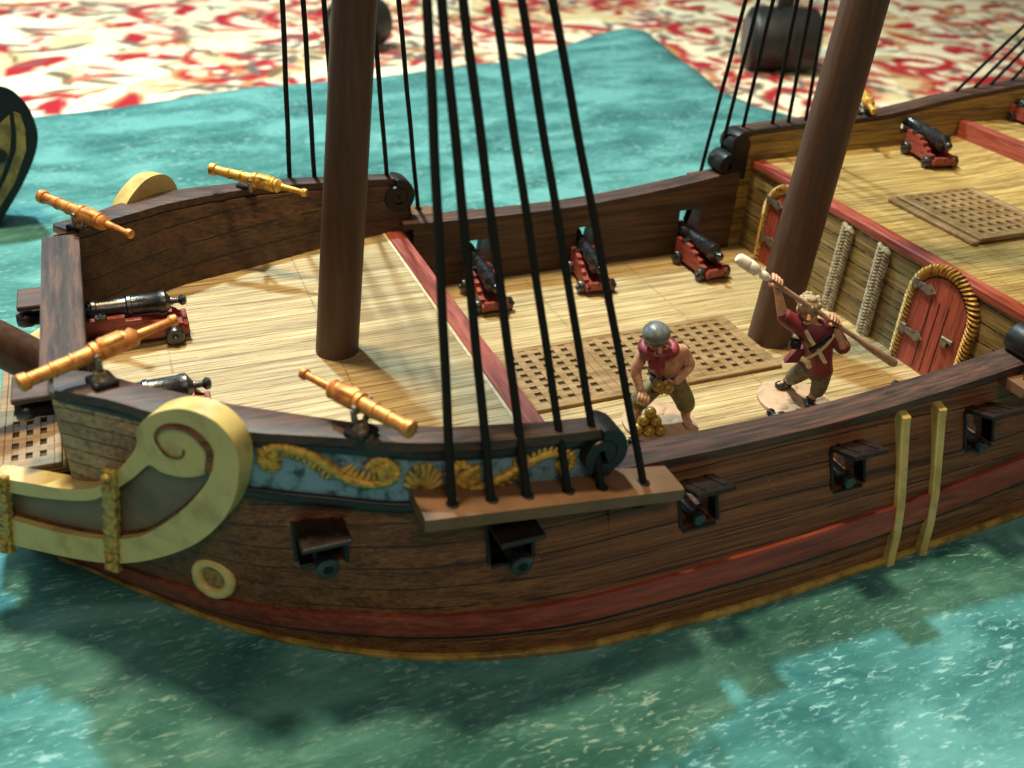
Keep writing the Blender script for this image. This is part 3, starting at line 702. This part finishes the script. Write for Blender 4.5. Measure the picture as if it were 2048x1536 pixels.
# ------------------------------------------------------------------ swivel guns
def swivel(mz, tl, base, label, mat='copper'):
    mz, tl, base = V(mz), V(tl), V(base)
    t = thing('swivel_gun', label, 'swivel gun', base, group='copper swivel guns on the rails')
    a, b = tl-base, mz-base
    g = MB().lathe(a, b, [(0, .06), (.01, .13), (.045, .14), (.06, .09), (.26, .11), (.28, .19), (.30, .24), (.33, .2), (.34, .24), (.50, .24), (.51, .2), (.52, .25), (.55, .25), (.56, .19), (.66, .18), (.665, .2), (.68, .2), (.685, .175), (.78, .17), (.785, .19), (.80, .19), (.805, .165), (.93, .155), (.94, .2), (.985, .21), (1, .15)], 16)
    d = (b-a).normalized(); side = d.cross(V((0, 0, 1))).normalized(); q = a.lerp(b, .43)
    R = d.to_track_quat('X', 'Z').to_matrix()
    g.box(q+V((0, 0, .06)), (.62, .36, .36), R, ch=.06)
    g.build('barrel', MT[mat], t, 45)
    m = a.lerp(b, .55)
    y = MB(); y.tube([m+side*.3, m-side*.3], .08, 8)
    for s in (-1, 1): y.tube([m+side*.27*s, m+side*.24*s-V((0, 0, .3)), V((m.x*.5, m.y*.5, .12))+side*.05*s], .075, 8)
    y.lathe((0, 0, -.02), (0, 0, .3), [(0, .3), (.3, .28), (.6, .15), (1, .12)], 14)
    y.build('yoke', MT['steel'], t, 45)
    MB().box((0, 0, .06), (.55, .62, .16), Matrix.Rotation(math.atan2(d.y, d.x), 3, 'Z'), ch=.04).build('mount', MT['dark'], t, 30)
    return t
swivel((-7.5, 5.14, 3.78), (-5.15, 2.38, 3.38), (-6.55, 4.3, 2.98), 'reddish copper swivel gun on the far corner of the bow rail')
swivel((-2.4, 7.3, 3.42), (.42, 5.22, 3.02), (-1.2, 7.7, 2.52), 'pale gold swivel gun on the far rail left of the foremast', 'gold')
swivel((-7.94, -5.17, 3.38), (-4.48, -3.9, 3.78), (-6.3, -4.9, 2.95), 'large bright copper swivel gun crossing the near corner of the bow')
swivel((-.3, -9.02, 3.05), (-2.12, -6.4, 3.32), (-1.2, -8.05, 2.53), 'copper swivel gun on the near rail above the blue frieze, muzzle outward')
swivel((26.7, 9.9, 3.75), (25.6, 7.45, 3.38), (26.0, 8.5, 2.98), 'small gold swivel gun on the far quarterdeck rail beside the main mast', 'gold')
# ------------------------------------------------------------------ painted figurines
RZ = math.radians(-23.6)
def disc(parent, c, r, h, mat):
    mb = MB(); n = 28
    prof = [(0, r), (.7, r), (1, r*.9)]
    mb.lathe(c, (c[0], c[1], c[2]+h), prof, n)
    rng = random.Random(3)
    for k in range(9):
        a = rng.random()*6.28; d = r*.75*math.sqrt(rng.random()); mb.sphere((c[0]+d*math.cos(a), c[1]+d*math.sin(a), c[2]+h-.03), .22, (1.2, 1, .4), u=8, w=6)
    return mb.build('base', mat, parent, 50)
def fingers(mb, c, axis, away, r=.075, n=4, curl=.2):
    """curled fingers wrapped round an axis through c"""
    c, axis, away = V(c), V(axis).normalized(), V(away).normalized()
    w = axis.cross(away).normalized()
    for k in range(n):
        o = c+axis*(k-(n-1)/2)*r*1.75
        L = curl*(1, 1.08, 1.03, .9)[k % 4]
        mb.tube([o+w*L*.2+away*L*.9, o+w*L*1.0+away*L*.35, o+w*L*.9-away*L*.5, o-away*L*.95, o-w*L*.6-away*L*.7], [r, r, r*.95, r*.9, r*.7], 7)
    mb.tube([c-axis*r*3.2+away*curl*.8, c-axis*r*2.6-w*curl*.6+away*.3*curl, c-axis*r*1.2-w*curl*.95-away*curl*.2], [r*1.15, r*1.1, r*.85], 7)
    return mb
def head_parts(parent, c, yawd=0, pitch=0):
    """nose, brow, eyes, ears and mouth on a head at c, looking to local -y"""
    R = Matrix.Rotation(math.radians(yawd), 3, 'Z') @ Matrix.Rotation(math.radians(pitch), 3, 'X')
    c = V(c); P = lambda x, y, z: c+R @ V((x, y, z))
    mb = MB()
    mb.tube([P(0, -.33, .06), P(0, -.42, -.06), P(0, -.36, -.1)], [.045, .075, .04], 8)
    for s in (-1, 1): mb.sphere(P(s*.33, .02, -.02), .085, (.5, 1, 1.3), R, 8, 6)
    mb.sphere(P(0, -.3, -.26), .12, (1, .8, .7), R, 8, 6)
    mb.build('nose_and_ears', MT['skin'], parent, 60)
    e = MB()
    for s in (-1, 1): e.sphere(P(s*.14, -.3, .03), .05, (1.3, .6, .7), R, 8, 6)
    e.tube([P(-.1, -.335, -.175), P(0, -.35, -.185), P(.1, -.335, -.175)], .02, 6)
    e.build('eyes_and_mouth', MT['greyb'], parent, 60)
# figurine 1: grey cap, red scarf, bare chest, stooping with shot in both hands
F1 = thing('person', 'painted figurine in grey cap and red scarf, bare-chested, stooping with shot in both hands', 'figurine', (9.43, -3.82, -2.34), RZ)
disc(F1, (-.05, .1, .0), 1.2, .17, MT['base'])
J = {'pel': (-.02, .25, 1.75, .42), 'belly': (-.15, .05, 2.15, .42), 'chest': (-.32, -.2, 2.7, (.52, .44)), 'neck': (-.5, -.42, 3.05, .2), 'head0': (-.6, -.6, 3.3, .30), 'head1': (-.66, -.66, 3.62, .28),
     'shl': (-.9, -.22, 2.86, .26), 'ell': (-1.12, -.4, 2.25, .19), 'wrl': (-.95, -.65, 1.82, .13), 'hal': (-.9, -.72, 1.66, .13),
     'shr': (.3, -.06, 2.78, .25), 'elr': (.62, .02, 2.28, .2), 'wrr': (.22, -.4, 1.98, .13), 'har': (.08, -.5, 1.93, .13),
     'hipl': (-.3, .2, 1.6, .32), 'knl': (-.85, -.15, 1.02, .27), 'anl': (-.8, .05, .38, .14), 'fol': (-.85, -.4, .24, .13),
     'hipr': (.28, .25, 1.55, .32), 'knr': (.66, -.02, .98, .27), 'anr': (.72, .02, .38, .14), 'for': (.86, -.42, .24, .13)}
Ed = [('pel', 'belly'), ('belly', 'chest'), ('chest', 'neck'), ('neck', 'head0'), ('head0', 'head1'), ('chest', 'shl'), ('shl', 'ell'), ('ell', 'wrl'), ('wrl', 'hal'), ('chest', 'shr'), ('shr', 'elr'), ('elr', 'wrr'), ('wrr', 'har'),
      ('pel', 'hipl'), ('hipl', 'knl'), ('knl', 'anl'), ('anl', 'fol'), ('pel', 'hipr'), ('hipr', 'knr'), ('knr', 'anr'), ('anr', 'for')]
skinned('body', J, Ed, MT['skin'], F1)
head_parts(F1, (-.64, -.64, 3.46), 12, 18)
mb = MB(); mb.sphere((-.67, -.6, 3.66), .42, (1, 1.08, .84), None, 20, 12); mb.tube([(-.55, -.28, 3.5), (-.4, -.05, 3.3), (-.42, .05, 3.1)], [.2, .14, .05], 8)
mb.build('cap', MT['cap'], F1, 60)
mb = MB()
mb.tube([V((-.5, -.36, 3.06))+V((.46*math.cos(a), .36*math.sin(a), .1*math.sin(a))) for a in [2*PI*i/20 for i in range(21)]], .17, 10, cap=False)
mb.tube([(-.55, -.7, 3.0), (-.5, -.78, 2.7), (-.42, -.72, 2.4), (-.4, -.66, 2.2)], [.17, .2, .15, .06], 8); mb.tube([(-.5, -.7, 2.95), (-.68, -.75, 2.7), (-.7, -.7, 2.5)], [.15, .15, .05], 8)
mb.build('scarf', MT['skirt'], F1, 60)
Br = {'pel': (-.02, .25, 1.72, (.46, .44)), 'w': (-.08, .17, 1.95, .44), 'hl': (-.32, .18, 1.55, .38), 'kl': (-.86, -.15, .98, .34), 'cl': (-.84, -.05, .68, .27), 'hr': (.3, .23, 1.5, .38), 'kr': (.67, -.02, .92, .34), 'cr': (.7, 0, .62, .28)}
skinned('breeches', Br, [('pel', 'w'), ('pel', 'hl'), ('hl', 'kl'), ('kl', 'cl'), ('pel', 'hr'), ('hr', 'kr'), ('kr', 'cr')], MT['olive'], F1)
mb = MB(); mb.tube([V((-.08, .16, 1.98))+V((.5*math.cos(a), .48*math.sin(a), .03*math.sin(a))) for a in [2*PI*i/24 for i in range(25)]], .085, 8, cap=False)
mb.tube([(-.25, -.28, 2.0), (-.42, -.5, 1.85), (-.5, -.5, 1.6)], [.12, .18, .1], 8)
mb.build('sash', MT['navy'], F1, 60)
for q in (((-.82, -.82, 1.52), (1, -.2, -.2), (.1, .5, .9)), ((-.12, -.66, 1.86), (.3, -.3, .8), (.9, .3, .2))): fingers(MB(), *q, .055, 4, .17).build('hand', MT['skin'], F1, 60)
# figurine 2: red coat, crossed straps, holding a ramrod aloft
F2 = thing('person', 'painted figurine in red coat and crossed straps, raising a long ramrod beside the main mast', 'figurine', (14.42, -4.32, -2.34), RZ)
disc(F2, (-.15, .35, 0), 1.2, .17, MT['base'])
J = {'pel': (.28, .12, 1.75, .32), 'belly': (.12, .06, 2.2, .3), 'chest': (-.1, .02, 2.78, (.42, .34)), 'neck': (-.32, -.06, 3.2, .2), 'head0': (-.45, -.1, 3.5, .28), 'head1': (-.5, -.08, 3.82, .27),
     'shl': (-.55, 0, 3.05, .25), 'ell': (-1.2, .02, 3.3, .19), 'wrl': (-1.55, -.12, 4.2, .13), 'hal': (-1.66, -.2, 4.44, .13),
     'shr': (.35, -.02, 2.95, .25), 'elr': (.92, -.2, 2.3, .19), 'wrr': (.5, -.3, 3.0, .13), 'har': (.4, -.32, 3.2, .13),
     'hipl': (0, .18, 1.55, .3), 'knl': (-.32, .45, .95, .22), 'anl': (-.3, .9, .42, .14), 'fol': (-.68, .85, .26, .14),
     'hipr': (.48, .08, 1.5, .3), 'knr': (.42, -.12, .88, .22), 'anr': (.28, .0, .36, .14), 'for': (.2, -.42, .24, .14)}
skinned('body', J, Ed, MT['skin'], F2)
head_parts(F2, (-.5, -.1, 3.66), -10, 8)
mb = MB(); mb.sphere((-.5, -.02, 3.82), .36, (1, 1.05, .85), None, 18, 12)
rng = random.Random(5)
for k in range(26):
    a = rng.random()*6.28; z = rng.random()*.9
    mb.sphere((-.5+.33*math.cos(a)*math.sqrt(1-z*z*.8), -.0+.33*math.sin(a)*math.sqrt(1-z*z*.8), 3.82+.28*z), .1, u=8, w=6)
mb.sphere((-.5, .2, 3.6), .3, (1, .8, 1.1), None, 12, 8)
mb.build('hair', MT['hair'], F2, 60)
Co = {'pel': (.26, .1, 1.9, (.54, .48)), 'belly': (.12, .02, 2.3, (.48, .44)), 'chest': (-.1, 0, 2.82, (.56, .47)), 'sl': (-.56, 0, 3.06, .31), 'el': (-1.12, .0, 3.25, .3), 'cl': (-1.28, -.02, 3.55, .27),
      'sr': (.36, -.02, 2.96, .31), 'er': (.9, -.18, 2.38, .3), 'cr': (.82, -.24, 2.6, .27), 'hem': (.32, .1, 1.42, (.66, .58))}
skinned('coat', Co, [('pel', 'belly'), ('belly', 'chest'), ('chest', 'sl'), ('sl', 'el'), ('el', 'cl'), ('chest', 'sr'), ('sr', 'er'), ('er', 'cr'), ('pel', 'hem')], MT['coat'], F2)
mb = MB(); mb.extrude([(-.55, 0), (-.1, .05), (.1, .6), (-.25, .55)], lambda a, b, d: V((a-.25, -.2+d*.5+.3, 1.6+b)), 0, .5); mb.build('coat_skirt', MT['coat'], F2, 60)
skinned('breeches', {'p': (.26, .1, 1.65, .44), 'hl': (0, .18, 1.45, .36), 'kl': (-.32, .42, .92, .3), 'hr': (.46, .08, 1.4, .36), 'kr': (.44, -.1, .85, .3), 'cr': (.34, -.06, .5, .22), 'cl': (-.3, .7, .62, .22)},
        [('p', 'hl'), ('hl', 'kl'), ('kl', 'cl'), ('p', 'hr'), ('hr', 'kr'), ('kr', 'cr')], MT['greyb'], F2)
for P in ([(-.3, .78, .56, .23), (-.3, .9, .34, .2), (-.72, .85, .24, .17)], [(.31, -.02, .46, .2), (.27, 0, .32, .19), (.17, -.5, .24, .17)]):
    skinned('boot', {str(i): p for i, p in enumerate(P)}, [('0', '1'), ('1', '2')], MT['iron'], F2)
mb = MB()
mb.tube([(-.52, -.3, 3.05), (-.3, -.47, 2.75), (.05, -.5, 2.35), (.3, -.4, 1.98)], .075, 8, flat=.6); mb.tube([(.42, -.3, 2.98), (.2, -.48, 2.7), (-.05, -.52, 2.4), (-.3, -.4, 2.1)], .075, 8, flat=.6)
mb.tube([(-.5, -.42, 2.1), (-.28, -.52, 2.05), (-.2, -.5, 1.85)], .08, 8)
mb.build('strap', MT['cream'], F2, 60)
MB().box((-.18, -.5, 2.62), (.26, .1, .2), ch=.03).build('buckle', MT['gold'], F2, 30)
mb = MB(); mb.box((-.72, -.22, 2.5), (.36, .26, .3), ch=.05); mb.tube([(.25, -.42, 3.0), (.0, -.53, 2.75), (-.3, -.5, 2.45)], .12, 8, flat=.5); mb.build('pouch', MT['dark'], F2, 40)
rod = V((5.59, 0, -3.38)).normalized()

for q in (((-1.72, -.3, 4.6), rod, (0, .3, -1)), ((.32, -.3, 3.37), rod, (0, .4, -1))): fingers(MB(), *q, .062, 4, .2).build('hand', MT['skin'], F2, 60)
# ramrod held by the second figurine
RR = thing('ramrod', 'long brown ramrod with a pale sponge head, held across by the red-coated figurine', 'ramrod', (14.42, -4.32, -2.34), RZ)
a, b = V((-3.04, -.3, 5.39)), V((2.55, -.3, 2.01))
MB().lathe(a.lerp(b, .17), b, [(0, .075), (.02, .08), (.7, .085), (.76, .12), (.84, .14), (.98, .145), (1, .11)], 12).build('shaft', MT['pole'], RR, 50)
mb = MB().lathe(a, a.lerp(b, .19), [(0, .12), (.06, .18), (.3, .2), (.33, .16), (.36, .2), (.62, .18), (.68, .085), (.74, .085), (.8, .14), (.9, .13), (1, .08)], 14); mb.build('sponge_head', MT['white'], RR, 50)
# cannonballs: a pile by the stooping figurine and one in each hand
def w1(x, y, z): return V((9.43, -3.82, -2.34))+Matrix.Rotation(RZ, 3, 'Z') @ V((x, y, z))
proto = None
pile = [(-.85, -.72, .34), (-.5, -.78, .34), (-.15, -.72, .34), (-.7, -.42, .34), (-.33, -.42, .34), (-.68, -.64, .62), (-.32, -.64, .62), (-.5, -.42, .62), (-.5, -.58, .88)]
for p in pile+[(-.82, -.84, 1.52), (-.12, -.70, 1.86), (-.42, -.74, 1.96)]:
    if proto is None:
        proto = MB().sphere((0, 0, 0), .19, u=14, w=10).build('cannonball', MT['ball'], None, 60); o = proto
    else:
        o = proto.copy(); COL.objects.link(o)
    o.location = w1(*p)
    if p[2] < 1: tag(o, 'gold painted cannonball in the heap at the stooping figurine\'s feet', 'cannonball', 'cannonballs heaped on the figurine base')
    else: tag(o, 'gold painted cannonball held in the hands of the stooping figurine', 'cannonball', 'cannonballs held by the figurine')

# ------------------------------------------------------------------ second ship at the left edge
S2o = thing('model_ship', 'second model ship at the left edge, only its rounded black and yellow end visible', 'model ship')
def sec(y, t=1.0):
    return [(-8.5-abs(y-24)*.06, y)]
Zp = [(2.25, -9.75), (2.1, -9.3), (1.75, -8.95), (1.1, -8.62), (.0, -8.5), (-1.04, -8.82), (-2.44, -9.65), (-3.85, -10.7), (-4.6, -11.2)]
Zp = [(b, a) for a, b in Zp]
prof = dens(Zp, 5)
mb = MB(); mb.extrude(prof+[(-40, -4.6), (-40, 2.6)], lambda a, b, d: V((a-abs(d)*.35, 24+d, b-d*.35 if b > 0 else b)), .0, 2.2); mb.build('hull', MT['dark'], S2o, 40)
def inset(P, dx, dz=0): return [(a-dx, b-dz) for a, b in P]
band = [(a-.42, b*.9-.15) for a, b in prof[6:]]; 
lobe1 = [(-9.3, 1.05), (-9.05, .9), (-8.98, .2), (-9.15, -.75), (-9.9, -2.2), (-10.9, -3.5), (-11.1, -3.3), (-10.2, -1.9), (-9.55, -.7), (-9.38, .1)]
lobe2 = [(-9.5, .9), (-9.6, .1), (-9.85, -.8), (-10.6, -2.2), (-11.6, -3.2), (-13, -3.2), (-13, -.6), (-11.5, -.4), (-10.3, .3)]
for L in (lobe1, lobe2):
    MB().extrude(L, lambda a, b, d: V((a, 24+d, b)), -.12, .1).build('side_panel', MT['yellowd'], S2o, 40)
MB().lathe((-10.3, 23.7, -.9), (-10.3, 24, -.9), [(0, .32), (1, .34)], 14).build('gun_barrel', MT['dark'], S2o, 40)

# ------------------------------------------------------------------ sea mat (cloth) and carpet
def mat_outline():
    far = [(-90, 27.5), (-40, 36.5), (-9.75, 42.3), (-2.6, 44.4), (9.5, 46.9), (24.8, 49.4), (29, 51.6), (33.2, 54.5), (37, 56.3), (40.6, 56.9), (41.6, 55.5), (41.4, 52), (40.2, 44), (38.6, 37.7), (39.0, 33.5), (40.6, 29.5), (46, 5), (56, -45)]
    return far
MT['sea'] = None
m, nt, bs = newmat('sea_mat_cloth'); MT['sea'] = m
v = coords(nt)
n1 = noise(nt, coords(nt, (.5, .9, 1)), .38, 6, .62, .5)
base = ramp(nt, n1, [(.38, (.032, .125, .126)), (.5, (.062, .205, .203)), (.62, (.115, .315, .315))])
vo = noise(nt, coords(nt, (1.5, 4.8, 1), (3, 2, 0)), 1.5, 4, .66, .5)
flk = ramp(nt, vo, [(.56, (0, 0, 0)), (.66, (1, 1, 1))])
vo2 = noise(nt, coords(nt, (.8, 2.6, 1), (13, 21, 0)), 1.9, 3, .6, .8)
flk2 = math_(nt, 'MULTIPLY', ramp(nt, vo2, [(.55, (0, 0, 0)), (.72, (1, 1, 1))]), .45)
c = mix(nt, flk2, base, (.18, .40, .39))
fm = ramp(nt, noise(nt, coords(nt, (.5, .8, 1), (31, 7, 0)), .8, 3), [(.38, (.15, .15, .15)), (.6, (1, 1, 1))])
c = mix(nt, math_(nt, 'MULTIPLY', math_(nt, 'MULTIPLY', flk, fm), .85), c, (.34, .56, .55))
wv = N(nt, 'ShaderNodeTexWave'); wv.inputs['Scale'].default_value = 9; wv.inputs['Distortion'].default_value = .6
nt.links.new(coords(nt), wv.inputs['Vector'])
nt.links.new(c, bs.inputs['Base Color']); bs.inputs['Roughness'].default_value = .95; bs.inputs['Specular IOR Level'].default_value = .08
bump(nt, bs, wv.outputs[1], .12, .03)
ol = mat_outline()+[(-95, -60)]
# dense sheet clipped to the outline, with a slight lift at the far corner
bm = bmesh.new()
fc = bm.faces.new([bm.verts.new((x, y, 0)) for x, y in ol])
bmesh.ops.triangulate(bm, faces=bm.faces[:])
for _ in range(4):
    L = [e for e in bm.edges if e.calc_length() > 3.0]
    if not L: break
    bmesh.ops.subdivide_edges(bm, edges=L, cuts=2, use_grid_fill=True); bmesh.ops.triangulate(bm, faces=bm.faces[:])
def lift(x, y):
    d = math.hypot(x-41, y-57); d2 = math.hypot(x-39, y-36)
    return .55*math.exp(-(d/5)**2)+.12*math.sin(x*.35)*math.exp(-((y-46-.2*x)/5)**2)+.0*d2
for v_ in bm.verts: v_.co.z = WL-.02+ (lift(v_.co.x, v_.co.y) if v_.co.y > 20 else 0)
me = bpy.data.meshes.new('sea_mat'); bm.to_mesh(me); bm.free(); me.materials.append(m)
me.polygons.foreach_set('use_smooth', [True]*len(me.polygons))
mo = bpy.data.objects.new('sea_mat', me); COL.objects.link(mo)
so = mo.modifiers.new('thick', 'SOLIDIFY'); so.thickness = .12; so.offset = -1
tag(mo, 'mottled teal cloth sea mat spread under the ships on the carpet', 'mat')
# carpet: floral motifs drawn into a colour attribute on a fine sheet
def carpet():
    x0, x1, y0, y1, st = -75, 150, -62, 150, .38
    nx, ny = int((x1-x0)/st), int((y1-y0)/st)
    X, Y = np.meshgrid(np.linspace(x0, x1, nx), np.linspace(y0, y1, ny), indexing='ij')
    rng = np.random.default_rng(11)
    img = np.empty((nx, ny, 3)); img[:] = (.88, .77, .54)
    def low(s, seed):
        r = np.random.default_rng(seed); o = np.zeros_like(X)
        for _ in range(10):
            k = r.normal(0, s, 2); o += np.sin(X*k[0]+Y*k[1]+r.random()*6.28)
        return o/3.2
    n = low(.35, 1); img *= (1+.10*np.clip(n, -1.5, 1.5))[..., None]
    tanm = low(.30, 2) > .5; img[tanm] = img[tanm]*np.array((.84, .74, .58))
    def stroke(pts, wid, col, a=1.0):
        P = np.array(pts); W_ = np.array(wid); r = W_.max()+.6
        i0, i1 = np.searchsorted(X[:, 0], [P[:, 0].min()-r, P[:, 0].max()+r]); j0, j1 = np.searchsorted(Y[0], [P[:, 1].min()-r, P[:, 1].max()+r])
        if i1 <= i0 or j1 <= j0: return
        xs, ys = X[i0:i1, j0:j1], Y[i0:i1, j0:j1]; d = np.full(xs.shape, 9.)
        for k in range(len(P)): d = np.minimum(d, np.hypot(xs-P[k, 0], ys-P[k, 1])-W_[k])
        mk = np.clip(.5-d/.3, 0, 1)[..., None]*a
        img[i0:i1, j0:j1] = img[i0:i1, j0:j1]*(1-mk)+np.array(col)*mk
    RED, ORG, BRN, GRY, CRM, PNK = (.42, .022, .034), (.54, .24, .11), (.20, .13, .075), (.17, .125, .11), (.86, .78, .60), (.66, .16, .12)
    def spiral_(cx, cy, R, a0, sgn, turns, w, col):
        R *= 1.4; w *= 1.1
        t = np.linspace(0, 1, 40); r = R*(1-.78*t); a = a0+sgn*turns*6.28*t
        stroke(np.stack([cx+r*np.cos(a), cy+r*np.sin(a)], 1), w*np.sin(np.pi*(.12+.86*t)), col)
    def leaf(cx, cy, L, w, a, col, bend=.3):
        L *= 1.35; w *= 1.15
        t = np.linspace(0, 1, 22); u = (t-.5)*L; vv = bend*L*(t-.5)**2
        stroke(np.stack([cx+u*np.cos(a)-vv*np.sin(a), cy+u*np.sin(a)+vv*np.cos(a)], 1), w*np.sin(np.pi*t)**.8+.02, col)
    cell = 6.0; G = 1.45
    for gx in np.arange(x0, x1, cell):
        for gy in np.arange(y0, y1, cell):
            cx, cy = gx+rng.uniform(-2, 2), gy+rng.uniform(-2, 2); k = rng.random(); a = rng.uniform(0, 6.28)
            if k < .40:
                R = rng.uniform(2.4, 4.2); s = rng.choice([-1, 1])
                spiral_(cx, cy, R, a, s, rng.uniform(.5, .9), rng.uniform(.55, .75), ORG if rng.random() < .5 else PNK)
                spiral_(cx, cy, R*.97, a+.05, s, rng.uniform(.45, .85), rng.uniform(.5, .72), RED); leaf(cx+rng.uniform(-1, 1), cy+rng.uniform(-1, 1), 3, .8, a, RED, .5); stroke([(cx+R, cy)], [.6], CRM)
            elif k < .58:
                for j in range(8):
                    b = a+j*6.28/8; leaf(cx+2.5*np.cos(b), cy+2.5*np.sin(b), 2.2, .48, b, GRY if k < .49 else RED)
                stroke([(cx, cy)], [.8], ORG); stroke([(cx, cy)], [.45], BRN)
            elif k < .78:
                leaf(cx, cy, rng.uniform(4.5, 7), rng.uniform(.7, 1.1), a, ORG if rng.random() < .4 else RED, .5); leaf(cx+.2, cy, rng.uniform(3.5, 6), rng.uniform(.5, .9), a+.05, RED, .5)
            else:
                for j in range(3): leaf(cx+rng.uniform(-2, 2), cy+rng.uniform(-2, 2), 3.2, .45, a+j*.5, (BRN, GRY, PNK)[j])
            for j in range(8):
                q = (cx+rng.uniform(-4.2, 4.2), cy+rng.uniform(-4.2, 4.2)); kk = rng.random()
                if kk < .45: stroke([q], [rng.uniform(.3, .6)], CRM)
                else: leaf(q[0], q[1], rng.uniform(1.5, 3.5), rng.uniform(.2, .42), rng.uniform(0, 6.28), (RED, ORG, BRN, GRY, CRM, GRY)[int(kk*23) % 6], rng.uniform(-.6, .6))
    img *= (1+.06*rng.normal(size=(nx, ny)))[..., None]
    img = np.clip(img, 0, .92)
    me = bpy.data.meshes.new('carpet')
    co = np.stack([X, Y, np.full_like(X, WL-.22)], -1).reshape(-1, 3)
    idx = np.arange(nx*ny).reshape(nx, ny)
    q = np.stack([idx[:-1, :-1], idx[1:, :-1], idx[1:, 1:], idx[:-1, 1:]], -1).reshape(-1, 4)
    me.vertices.add(len(co)); me.vertices.foreach_set('co', co.ravel().astype(np.float32))
    me.loops.add(q.size); me.loops.foreach_set('vertex_index', q.ravel().astype(np.int32))
    me.polygons.add(len(q)); me.polygons.foreach_set('loop_start', (np.arange(len(q))*4).astype(np.int32))
    me.update(calc_edges=True)
    ca = me.color_attributes.new('pattern', 'FLOAT_COLOR', 'POINT')
    ca.data.foreach_set('color', np.concatenate([img.reshape(-1, 3), np.ones((nx*ny, 1))], 1).ravel().astype(np.float32))
    m, nt, bs = newmat('carpet_pile')
    at = N(nt, 'ShaderNodeAttribute', attribute_name='pattern')
    fz = noise(nt, coords(nt), 6, 3)
    cc = mix(nt, 1.0, at.outputs[0], ramp(nt, fz, [(.3, (.82, .82, .82)), (.7, (1, 1, 1))]), 'MULTIPLY')
    nt.links.new(cc, bs.inputs['Base Color']); bs.inputs['Roughness'].default_value = .95; bs.inputs['Specular IOR Level'].default_value = .1
    bump(nt, bs, fz, .6, .1)
    me.materials.append(m)
    o = bpy.data.objects.new('carpet', me); COL.objects.link(o); o['kind'] = 'structure'
carpet()
# ------------------------------------------------------------------ chair casters standing on the carpet
def caster(loc, rz, label, s=1.0):
    t = thing('chair_caster', label, 'chair caster', loc, rz, 'black casters of an office chair')
    r = 2.6*s
    for sg in (-1, 1):
        w = MB().lathe((sg*.25*s, 0, r), (sg*2.95*s, 0, r), [(0, r), (.82, r), (.93, r*.95), (1, r*.82)], 32).build('wheel', MT['plastic'], t, 40)
        MB().lathe((sg*2.9*s, 0, r), (sg*3.0*s, 0, r), [(0, r*.7), (1, r*.62)], 24).build('hub_cap', MT['plasticg'], w, 40)
    hd = MB(); n = 20
    hd.extrude([(r*1.06*math.cos(a), r+r*1.06*math.sin(a)) for a in [(.05+1.0*i/n)*PI for i in range(n+1)]], lambda a, b, d: V((d*.5*s, a, b)), -1, 1)
    hd.build('hood', MT['plastic'], t, 40)
    MB().lathe((0, .4, 2*r-.2), (0, .4, 2*r+2.4), [(0, .7*s), (.6, .7*s), (.62, 1.1*s), (1, 1.1*s)], 16).build('stem', MT['plastic'], t, 40)
    return t
CZ = WL-.22
k1 = caster((47.8, 43.6, CZ), math.radians(-22), 'black twin-wheel chair caster on the patterned carpet beyond the mat corner', .98)
MB().box((2.4, 2.6, 8.2), (12, 2.2, 1.3), Matrix.Rotation(.5, 3, 'Z'), ch=.3).build('chair_leg', MT['plastic'], k1, 30)
caster((15.2, 57.5, CZ), math.radians(40), 'dark chair caster on the carpet mostly hidden behind the foremast', .8)
